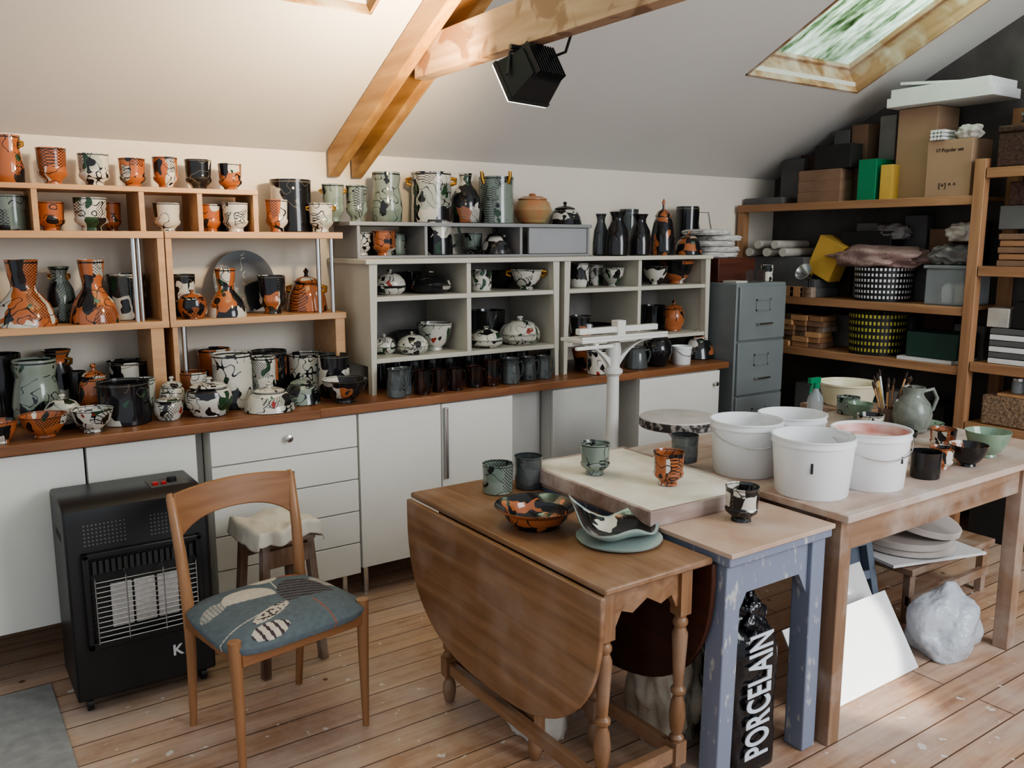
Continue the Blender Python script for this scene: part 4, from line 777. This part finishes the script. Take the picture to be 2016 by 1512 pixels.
# ---------------- filing cabinet
r=thing('filing_cabinet','grey steel filing cabinet at the end of the worktop','cabinet',(4.18,3.7,0)); fx0,fx1,fy=3.955,4.40,3.40
bx(fx0,fx1,fy,3.98,0,1.355).build('body',m_filing,r,bevel=.004)
for k in range(4):
    z1_=1.335-k*.33; d=bx(fx0+.015,fx1-.015,fy-.018,fy-.001,z1_-.318,z1_).build('drawer',m_filing,r,bevel=.004)
    MB().tube([(4.12,fy-.018,z1_-.22),(4.12,fy-.04,z1_-.222),(4.24,fy-.04,z1_-.222),(4.24,fy-.018,z1_-.22)],.006,8).build('handle',m_chrome,d)
    mb=MB()
    for a_ in ((4.11,4.24,-.145,-.137),(4.11,4.24,-.083,-.075),(4.11,4.118,-.145,-.075),(4.232,4.24,-.145,-.075)): mb.box(a_[0],a_[1],fy-.023,fy-.018,z1_+a_[2],z1_+a_[3])
    mb.build('card_holder',m_filing,d)
tag(bx(3.97,4.30,3.56,3.96,1.356,1.50).build('wooden_box',wood('mahogany',(.06,.018,.012),(.12,.035,.02),'x'),bevel=.004),'dark red-brown wooden box on the filing cabinet','box')
for i,(x,s) in enumerate(((4.10,0),(4.20,1))):
    mb=MB().box(x,x+.07,3.455,3.46,1.357,1.365)
    for k in range(7): mb.box(x+k*.011,x+k*.011+.004,3.455,3.46,1.365,1.43)
    tag(mb.build('glaze_comb',m_chrome),('left' if s==0 else 'right')+' one of two small toothed metal combs on the filing cabinet','comb','metal combs on the filing cabinet')
tag(MB().lathe(shell(PR['mug'],.038,.10)).build('straight_mug',PM['w'],local=True,loc=(4.34,3.50,1.356)),'white mug with dark brushwork on the filing cabinet','mug')
tag(bx(3.98,4.08,3.43,3.53,1.356,1.368).build('note_pad',m_paper),'small pale note pad on the filing cabinet','note pad')
for i in range(5):
    z=1.501+i*.034; tag(MB().blob((4.08-.014*i*(-1)**i,3.72,z),.15-.006*i,.12,.036,.10,4,i,pw=4,sub=4).build('folded_towel',m_towel),['bottom','second lowest','middle','fourth','topmost'][i]+' folded white towel in the stack on the wooden box','towel','folded towels')
mb=MB()
for y in (3.87,3.97): mb.tube([(3.98,y,1.505),(4.10,y,1.78),(4.2,y,1.78),(4.28,y,1.505)],.004,6)
for k in range(5): x=4.0+k*.02; mb.tube([(x,3.87,1.545+k*.04),(x,3.97,1.545+k*.04)],.003,6)
tag(mb.build('wire_rack',m_chrome),'folding wire rack behind the folded towels','rack')
r=thing('small_tub','small white plastic tub with wire handle under the cream unit','tub',(3.61,3.49,.9)); MB().lathe(shell([(.85,0),(.88,.02),(.97,.85),(1.03,.87),(1.03,1)],.058,.105)).build('body',m_white,r,local=True)
MB().tube([(-.056,-.01,.085),(-.04,-.052,.06),(0,-.064,.05),(.04,-.052,.06),(.056,-.01,.085)],.0018,6).build('wire_handle',m_chrome,r,local=True)
# ---------------- right shelving
SX=4.60; r=thing('pine_storage_shelving','rough pine storage shelving against the dark end wall','shelf unit',(4.8,2.8,0))
for z,y0 in ((1.835,2.40),(1.25,2.40),(.93,2.40),(.45,2.40)):
    bx(SX+.02,4.985,y0,3.97,z-.02,z).build('shelf',m_pine,r); bx(SX-.012,SX+.02,y0,3.97,z-.045,z+.002).build('front_rail',m_pine,r,bevel=.003)
bx(SX-.02,SX+.035,2.34,2.398,0,2.02).build('post',m_pinev,r,bevel=.003)
bx(SX-.0,SX+.05,3.92,3.97,0,1.79).build('post',m_pinev,r)
bx(4.93,4.98,2.34,2.40,0,2.3).build('post',m_pinev,r)
for z in (1.97,1.47,.965,.64): bx(SX+.0,4.985,1.45,2.335,z-.03,z).build('shelf',m_pine,r); bx(SX-.02,SX+.0,1.45,2.335,z-.05,z+.002).build('front_rail',m_pine,r,bevel=.003)
bx(SX-.02,SX+.035,1.42,1.47,0,2.3).build('post',m_pinev,r)
def sb(px,yt,yb,w,z,name,mat,lab,cat,dep=.2,x=None,y=None,grp=None,bev=.003,rot=0):
    X=x or SX+.06; d,F,D=ray(px,(yt+yb)/2); t=X/d.x; yc=(d*t).y if y is None else y; wy=w*t/ .86; hh=(yb-yt)*t
    o=bx(0,dep,-wy/2,wy/2,0,hh).build(name,mat,local=True,bevel=bev,loc=(X,yc,z+.001)); o.rotation_euler=(0,0,rot); return tag(o,lab,cat,grp),(X,yc,wy,hh)
def yb_(y0,y1,z,h,x0,x1,name,mat,lab,cat='box',grp=None,bev=.003):
    return tag(bx(x0,x1,y0,y1,z+.001,z+.001+h).build(name,mat,bevel=bev),lab,cat,grp)
# top shelf
sb(1510,372,386,80,1.835,'flat_box',m_grybrd,'flat grey box at the far end of the top pine shelf','box',y=3.82)
for i in range(3): sb(1632,0,22,86,1.836+i*.066,'fire_brick',m_brick,['bottom','middle','topmost'][i]+' brown brick in the short stack on the top pine shelf','brick',grp='bricks on the top shelf',dep=.12)
sb(1640,262,308,70,2.036,'black_box',m_dark,'black box on top of the brick stack','box',dep=.12)
sb(1560,290,378,46,1.835,'dark_box',m_grybrd,'dark upright box left of the bricks on the top shelf','box',x=SX+.2,dep=.15)
for i,(px,h,m_,l) in enumerate(((1590,96,m_brown,'dark brown'),(1655,140,m_grybrd,'tall grey'),(1690,150,m_brick,'reddish'),(1745,165,m_grymid,'mid-grey'),(1775,120,m_brown,'narrow dark'))): sb(px,378-h,378,30,1.835,'rear_carton',m_,l+' carton standing against the wall on the top shelf','box',x=4.84,dep=.12,grp='cartons at the back of the top shelf')
sb(1707,300,380,34,1.835,'green_file_box',m_green,'bright green upright box file on the top pine shelf','box',dep=.2)
o,_=sb(1745,308,376,22,1.835,'foam_block',m_foam,'upright yellow foam block beside the cardboard boxes','foam')
o_,tb=sb(1803,200,376,70,1.835,'cardboard_box',m_card,'tall plain cardboard box on the top pine shelf','box',dep=.22,x=SX+.13)
o,(X,yc,wy,hh)=sb(1868,262,372,78,1.835,'cardboard_box',m_card,'shorter printed cardboard box nearest the shelf post','box',dep=.2,x=SX+.01)
text('17 Popular set','box_lettering',.026,m_txtk,o,(-.001,0,hh*.82),(PI/2,0,-PI/2),.0004); text('[+] ^ ^','box_symbols',.035,m_txtk,o,(-.001,0,hh*.2),(PI/2,0,-PI/2),.0004); 
bxl=(X,yc,hh)
for i in range(12):
    a_=i%4; b_=i//4; tag(MB().tube([(SX-.01,bxl[1]+.035+a_*.02,1.835+hh+.011+b_*.019),(SX+.115,bxl[1]+.035+a_*.02,1.835+hh+.011+b_*.019)],.0088,10).build('paper_tube',m_poly),'white paper tube in the bundle on the printed cardboard box','tube','bundle of identical white tubes on the printed cardboard box')
tag(MB().blob((SX+.06,bxl[1]-.075,1.836+hh),.05,.06,.07,.3,2.5,41,pw=2.4,ridge=True).build('crumpled_paper',m_paper,ang=60),'crumpled brown paper beside the white tubes','paper')
zt=1.836+tb[3]
for i in range(2): sb(1860,0,19,190-14*i,zt+.002+i*.046,'polystyrene_sheet',m_poly,['lower','upper'][i]+' white polystyrene sheet on the tall cardboard box','sheet',dep=.28,x=SX+.04,grp='polystyrene sheets')
o,_=sb(1870,0,6,150,zt+.10,'white_board_sheet',m_poly,'thin tilted white board on the polystyrene sheets','board',dep=.2,x=SX+.08); o.rotation_euler=(R_(5),0,R_(8))
r2=thing('wicker_hamper','dark brown wicker hamper on the highest shelf at right','hamper',(SX+.17,2.08,1.971)); bx(-.17,.17,-.22,.22,0,.17).build('body',m_brown,r2,local=True,bevel=.008); bx(-.175,.175,-.225,.225,.171,.205).build('lid',m_brown,r2,local=True,bevel=.008)
tag(MB().blob((SX+.17,2.06,2.178),.15,.19,.10,.3,2.5,12,pw=2.2,ridge=True).build('plastic_wrap',m_grybrd,ang=60),'dark grey crumpled wrapping on the wicker hamper','wrapping')
tag(MB().blob((SX+.16,2.05,2.285),.13,.17,.09,.3,2.5,15,pw=2.2,ridge=True).build('clear_wrap',m_bagw,ang=60),'white-blue crumpled plastic topmost above the wicker hamper','wrapping')
# middle shelf
for k,(px,w,z_,lab) in enumerate(((1606,70,1.25,'lower grey box under the yellow foam slab'),(1606,60,1.305,'upper grey box under the yellow foam slab'))): sb(px,0,18,w,z_,'flat_box',m_grybrd,lab,'box',dep=.22)
o,_=sb(1612,430,505,50,1.35,'foam_block',m_foam,'tilted yellow foam slab leaning on the middle pine shelf','foam',dep=.12,x=SX+.1); o.rotation_euler=(R_(24),0,0); o.location.z=1.385
yb_(3.46,3.9,1.25,.25,SX+.04,4.9,'rear_carton',m_grybrd,'grey carton carrying the paper rolls at the far end')
for i,(y,z,l) in enumerate(((3.84,1.502,'rear lower'),(3.70,1.502,'middle lower'),(3.57,1.502,'front lower'),(3.77,1.551,'rear upper'),(3.635,1.551,'front upper'))):
    tag(MB().tube([(SX-.03,y,z+.028),(4.93,y+.03,z+.028)],.027,16).build('paper_roll',m_paper),l+' pale paper roll on the grey carton behind the filing cabinet','paper roll','paper rolls on the grey carton')
for i in range(6):
    a_=i%3; sb(1578+a_*20,0,11,30-3*a_,1.251+(i//3)*.031,'wood_strip',[m_pine,m_shelf,m_stoolw][a_],['pale','orange','dark','upper pale','upper orange','upper dark'][i]+' wood strip beside the chrome lamp','wood strip',dep=.05,x=SX-.005,grp='wood strips on the middle shelf')
MID=[(3.30,3.44,.34,m_brown,'tall brown'),(3.14,3.28,.46,m_grymid,'tallest grey'),(2.98,3.12,.40,m_card,'tan'),(2.82,2.96,.50,m_grybrd,'dark grey'),(2.66,2.80,.42,m_brick,'reddish'),(2.48,2.64,.46,m_brown,'rightmost brown')]
for y0,y1,h,m_,l in MID: yb_(y0,y1,1.25,h,4.91,4.98,'storage_carton',m_,l+' carton against the wall at the back of the middle shelf',grp='cartons at the back of the middle shelf')
o,_=sb(1705,446,488,92,1.53,'black_crate',m_black,'black plastic crate above the pink-grey blanket','crate',dep=.14,x=SX+.16)
tag(MB().blob((SX+.23,2.98,1.535+.075),.065,.10,.09,.35,2.4,51,pw=2.3,ridge=True).build('grey_rag',m_grymid,ang=60),'grey rag bundled on the black plastic crate','cloth')
yb_(2.78,2.86,1.25,.279,SX+.29,4.905,'crate_support_box',m_grybrd,'slim grey box behind the blanket holding up the crate')
yb_(3.02,3.10,1.25,.279,SX+.29,4.905,'crate_support_box',m_grybrd,'second slim grey box holding up the crate, farther end')
def basket(px,yt,yb,w,z,m2,lab):
    d,F,D=ray(px,yb); t=(SX+.16)/d.x; R=min(w/2*t,.165); h=(yb-yt)*t; y=(d*t).y; nr=12
    tag(MB().lathe([(0,0),(R*.93,0)]+[(R*(.93+.07*i/nr),h*(i+.01)/nr) for i in range(nr+1)]+[(R*.95,h),(R*.9,.01),(0,.01)],seg=88,alt=1).build('dotted_basket',[m_black,m2],local=True,loc=(SX+.165,y,z+.001)),lab,'basket'); return y,R,h
ybb,Rb,hb=basket(1735,536,600,160,1.25,m_white,'black basket with small white checks on the middle pine shelf')
tag(MB().blob((SX+.14,ybb+.03,1.25+hb+.003),.15,.30,.12,.35,2.3,4,pw=2.3,ridge=True).build('wool_blanket',m_blanket,ang=60),'pink-grey woollen blanket heaped over the white-checked basket','blanket')
basket(1723,612,690,140,.93,m_yel,'black basket with small yellow checks on the lower pine shelf')
r2=thing('plastic_tote','clear plastic storage tote beside the shelf post','tote',(SX+.17,2.53,1.251)); bx(-.15,.13,-.11,.11,0,.2).build('body',m_clear,r2,local=True,bevel=.01); bx(-.16,.135,-.12,.12,.201,.22).build('lid',m_clear,r2,local=True,bevel=.004)
for i in range(4): tag(MB().blob((SX+.09+.06*(i%2),2.47+.07*(i//2)+.03*(i%2),1.262),.032,.03,.11,.2,3,i+20,pw=3).build('stored_bag',[m_paper,m_dkgreen,m_poly,m_brown][i]),['pale','green','white','brown'][i]+' small packet inside the clear plastic tote','packet','packets in the tote')
tag(MB().blob((SX+.14,2.56,1.475),.12,.1,.11,.3,3,31,pw=2.5,ridge=True).build('dark_cloth',m_grymid,ang=60),'grey folded cloth on the clear tote','cloth')
tag(MB().blob((SX+.13,2.50,1.60),.09,.08,.10,.3,2.5,33,pw=2.5,ridge=True).build('pale_rag',m_paper,ang=60),'pale crumpled rag on top of the grey cloth','cloth')
r2=thing('clamp_lamp','small chrome clip lamp at the middle shelf end','lamp',(SX+.03,3.40,1.285)); MB().lathe([(.0,.0),(.02,0),(.055,.08),(.052,.08),(.018,.004)],T=Matrix.Translation((-.0,0,.09))@Matrix.Rotation(R_(-60),4,'Y')).build('lamp_shade',m_chrome,r2,local=True); MB().tube([(0,0,-.03),(.0,0,.04),(.0,0,.09)],.008).build('clip',m_black,r2,local=True)
# lower shelf
tn=['pale','short','long','dark','narrow','thick','split','square','thin','wide','sawn','rough','stubby','flat','small','angled','knotty','light']
for i in range(18):
    a_=i%3; o,_=sb(1576+a_*30+(i*5)%8,0,13,26+(i*5)%12,.93+(i//3)*.034,'wood_offcut',[m_shelf,m_pine,m_brick,m_stoolw][i%4],'%s wood offcut in the pile on the lower pine shelf'%tn[i],'offcut',dep=.08+.03*(i%3),x=SX+.03+.01*(i%4),grp='wood offcuts on the lower shelf')
    o.scale.z=.85; o.rotation_euler.z=R_((i*37)%13-6)
o,_=sb(1835,632,682,90,.95,'dark_green_box',m_dkgreen,'dark green box on the lower shelf beside the post','box',dep=.22)
tag(bx(SX+.03,SX+.3,2.46,2.78,.931,.949).build('paper_stack',m_poly),'low stack of papers beneath the dark green box','paper')
for i,(y,h,m_) in enumerate(((3.55,.24,m_brown),(3.35,.2,m_grymid),(3.15,.26,m_brick),(2.95,.22,m_grybrd),(2.7,.25,m_brown),(2.52,.2,m_grymid))): tag(bx(4.9,4.97,y-.09,y+.085,.931,.931+h).build('storage_carton',m_,bevel=.003),['brown carton at the back of the lower shelf, far end','grey carton at the back of the lower shelf, above offcuts','reddish carton at the back behind the yellow-checked basket','dark grey carton at the back, right of the yellow-checked basket','brown carton at the back behind the dark green box','grey carton at the back of the lower shelf by the post'][i],'box','cartons at the back of the lower shelf')
for i,(px,w_,yt,m_,l) in enumerate(((1590,54,760,m_grybrd,'grey'),(1655,50,745,m_brown,'brown'),(1712,50,765,m_dkgreen,'dark green'),(1770,50,740,m_grymid,'pale grey'),(1830,52,755,m_dark,'black, nearest the post,'))): sb(px,yt,835,w_,.45,'storage_box',m_,l+' storage box on the lowest pine shelf','box',dep=.25,grp='storage boxes on the lowest shelf')
tag(bx(4.66,4.95,2.5,3.8,.001,.38).build('floor_chest',m_dark,bevel=.005),'long black chest on the floor under the pine shelves','chest')
tag(bx(4.64,4.95,1.5,2.3,.001,.55).build('floor_cupboard',m_dark,bevel=.005),'low black cupboard on the floor beneath the wicker basket','cupboard')
# right bay
for i in range(5): sb(2010,0,12,140-4*(i%2),1.471+i*.034,'wooden_tile',m_brick if i%2==0 else m_pine,['lowest','second','third','fourth','topmost'][i]+' brown board in the stack beside the post, upper right','board',dep=.3,x=SX+.02+.006*(i%2),y=2.06,grp='brown boards on the upper right shelf')
for i in range(6): sb(2010,0,11,140,.966+i*.031,'kiln_shelf',m_poly if i%2==0 else m_grybrd,['lowest white','lowest black','second white','second black','third white','topmost black'][i]+' slab in the striped stack right of the post','slab',dep=.3,x=SX+.02,y=2.06,grp='striped slabs on the right shelf')
tag(bx(SX+.04,SX+.3,1.9,2.28,1.64+.02,1.78).build('grey_tray',m_grybrd,bevel=.004),'dark grey tray on the brown boards at upper right','tray')
tag(bx(SX+.06,SX+.28,1.95,2.25,1.781,1.90).build('brown_carton',m_brown,bevel=.004),'dark brown carton on the grey tray at upper right','box')
for i,(y,h,m_) in enumerate(((2.25,.10,m_paper),(2.12,.14,m_black),(1.98,.12,m_card))): tag(bx(SX+.06,SX+.26,y-.055,y+.055,1.153,1.153+h).build('small_carton',m_,bevel=.003),['pale','black','brown'][i]+' small box on the striped slabs','box','small boxes on the striped slabs')
tag(bx(SX+.01,SX+.3,1.85,2.27,.641,.80).build('wicker_basket',m_wick,bevel=.01),'pale woven wicker basket at the right edge of shelving','basket')
tag(bx(SX+.02,SX+.25,1.9,2.2,.801,.815).build('wooden_board',m_shelf,bevel=.002),'small wooden board lying on the wicker basket','board')
r2=thing('glass_jar','small glass jar with metal lid on the wicker basket board','jar',(SX+.09,2.13,.816)); MB().lathe(shell([(.9,0),(1,.05),(1,.9),(.9,1)],.03,.065)).build('body',m_clear,r2,local=True); MB().lathe([(0,.0655),(.029,.0655),(.029,.08),(0,.08)]).build('lid',m_chrome,r2,local=True)
# ---------------- under tables
r=thing('clay_bag','black plastic bag of porcelain clay standing between blue legs','bag',(1.965,1.61,0))
MB().blob((0,0,0),.103,.065,.46,.10,2.4,1,pw=6,sub=5,ridge=True,crump=.12).build('bag_body',m_bagb,r,local=True,ang=60); MB().blob((0.02,.0,.42),.085,.05,.13,.40,1.8,5,pw=1.6,ridge=True,sub=5,crump=.2,taper=.4).build('twisted_neck',m_bagb,r,local=True,ang=60)
t_=text('PORCELAIN','lettering',.085,m_txtw,r,(-.0,-.0765,.262),(PI/2,-PI/2,0),.0015,1.6,1.08); t_.scale=(.84,1.7,1)
tag(MB().blob((2.09,1.80,.001),.09,.10,.48,.3,2.4,9,pw=3,ridge=True,sub=5,crump=.2).build('plastic_sack',m_bagb,ang=60),'crumpled black plastic sack behind the porcelain bag','bag')
tag(MB().blob((1.90,1.86,.001),.105,.13,.46,.3,2.2,3,pw=2.8,ridge=True,sub=5,taper=.25,crump=.15).build('clay_sack',m_sack,ang=60),'slumped cream paper sack under the blue table','sack')
r=thing('printed_sack','white printed sack standing beneath the oak table','sack',(1.56,2.12,0)); MB().blob((0,0,.001),.08,.12,.46,.16,2.4,6,pw=3.4,ridge=True,sub=5,taper=.15).build('sack_body',M('white_sack',(.62,.6,.54),.6,bump=.6,bscale=14,bdist=.02),r,local=True); text('Y LTD','lettering',.045,m_txtk,r,(.025,-.128,.25),(PI/2,PI/2,0),.001,2)
T0=Matrix.Translation((2.60,1.62,.004))@Matrix.Rotation(R_(-32),4,'X')
tag(bx(-.22,.40,0,.006,0,.30,T=T0).build('plastic_sheet',m_white),'large sunlit white sheet leaning low beneath the long work table','sheet'); 
T0=Matrix.Translation((2.78,1.75,.004))@Matrix.Rotation(R_(-28),4,'X')
tag(bx(-.14,.26,0,.006,0,.36,T=T0).build('plastic_sheet',m_poly),'taller white sheet behind the large sunlit one','sheet')
tag(MB().blob((3.24,1.66,.001),.18,.135,.25,.34,1.3,8,pw=2.4,sub=5,taper=.35,crump=.16).build('plastic_bag',m_bagw,ang=75),'slumped translucent white-blue plastic bag on the floor by table leg','bag')
r=thing('low_bench','low dark wooden bench under the work table holding round bats','bench',(3.58,2.04,0)); bx(-.28,.40,-.2,.22,.22,.25).build('seat',m_workx,r,local=True,bevel=.003)
for x in (-.26,.34):
    for y in (-.18,.18): bx(x,x+.04,y,y+.03,0,.22).build('leg',m_workl,r,local=True)
bx(-.26,.38,-.19,-.165,.08,.12).build('rail',m_workx,r,local=True)
o=bx(-.28,.26,-.18,.18,0,.012).build('white_board',m_poly,local=True,loc=(3.52,1.99,.26)); o.rotation_euler=(0,R_(2),R_(-12)); tag(o,'thin white board beneath the round bats','board')
for i in range(3):
    o=MB().lathe([(0,0),(.195-.01*i,0),(.2-.01*i,.004),(.2-.01*i,.026),(.195-.01*i,.03),(0,.03)],seg=44).build('round_bat',m_bat,local=True,loc=(3.50+.02*i*(-1)**i,2.0-.012*i,.283+i*.0315+(.035 if i==2 else 0)))
    if i==2: o.rotation_euler=(R_(12),R_(5),0)
    tag(o,['lowest','middle','topmost tilted'][i]+' round plaster bat stacked under the work table','bat','round bats under the work table')
r=thing('step_stool','folded blue-grey plastic step stool leaning under the table','step stool',(3.08,1.92,0.01)); r.rotation_euler=(R_(-14),0,R_(-8))
mb=MB()
for x in (-.13,.10): mb.box(x,x+.035,0,.04,0,.52)
mb.build('side_rail',m_step,r,local=True,bevel=.003)
for z in (.06,.2,.34,.48): bx(-.095,.10,.002,.038,z,z+.035).build('rung',m_step,r,local=True)
bx(-.12,.125,.042,.06,.05,.5).build('rear_panel',m_step,r,local=True,bevel=.003)
# ---------------- light
w=bpy.data.worlds.new('world'); SC.world=w; w.use_nodes=True; bg=w.node_tree.nodes['Background']; bg.inputs[0].default_value=(.86,.93,1,1); bg.inputs[1].default_value=.78
def area(loc,tgt,size,pw,col,sy2=None):
    l=bpy.data.lights.new('area','AREA'); l.energy=pw; l.size=size; l.color=col
    if sy2: l.shape='RECTANGLE'; l.size_y=sy2
    o=bpy.data.objects.new('window_light',l); C.objects.link(o); o.location=loc; o.rotation_euler=(Vector(tgt)-Vector(loc)).to_track_quat('-Z','Y').to_euler(); return o
area((3.4,-1.6,2.4),(2.2,2.6,.9),2.0,112,(.96,.98,1))
area((1.03,2.3,3.35),(1.03,2.85,2.2),1.0,160,(1,.97,.9))
area((4.1,2.1,3.6),(3.9,2.6,2.2),1.0,260,(.95,.98,1))
l=bpy.data.lights.new('spot','SPOT'); l.energy=120; l.spot_size=R_(140); l.spot_blend=.9; l.color=(1,.76,.47); l.shadow_soft_size=.06
o=bpy.data.objects.new('floodlight_beam',l); C.objects.link(o); o.location=(1.58,2.58,2.12); o.rotation_euler=(Vector((1.3,3.3,2.5))-o.location).to_track_quat('-Z','Y').to_euler()
l=bpy.data.lights.new('sun_spot','SPOT'); l.energy=900; l.spot_size=R_(10); l.spot_blend=.3; l.color=(1,.95,.88); l.shadow_soft_size=.03
o=bpy.data.objects.new('sun_patch',l); C.objects.link(o); o.location=(2.7,-1.3,1.2); o.rotation_euler=(Vector((2.68,1.72,.13))-o.location).to_track_quat('-Z','Y').to_euler()
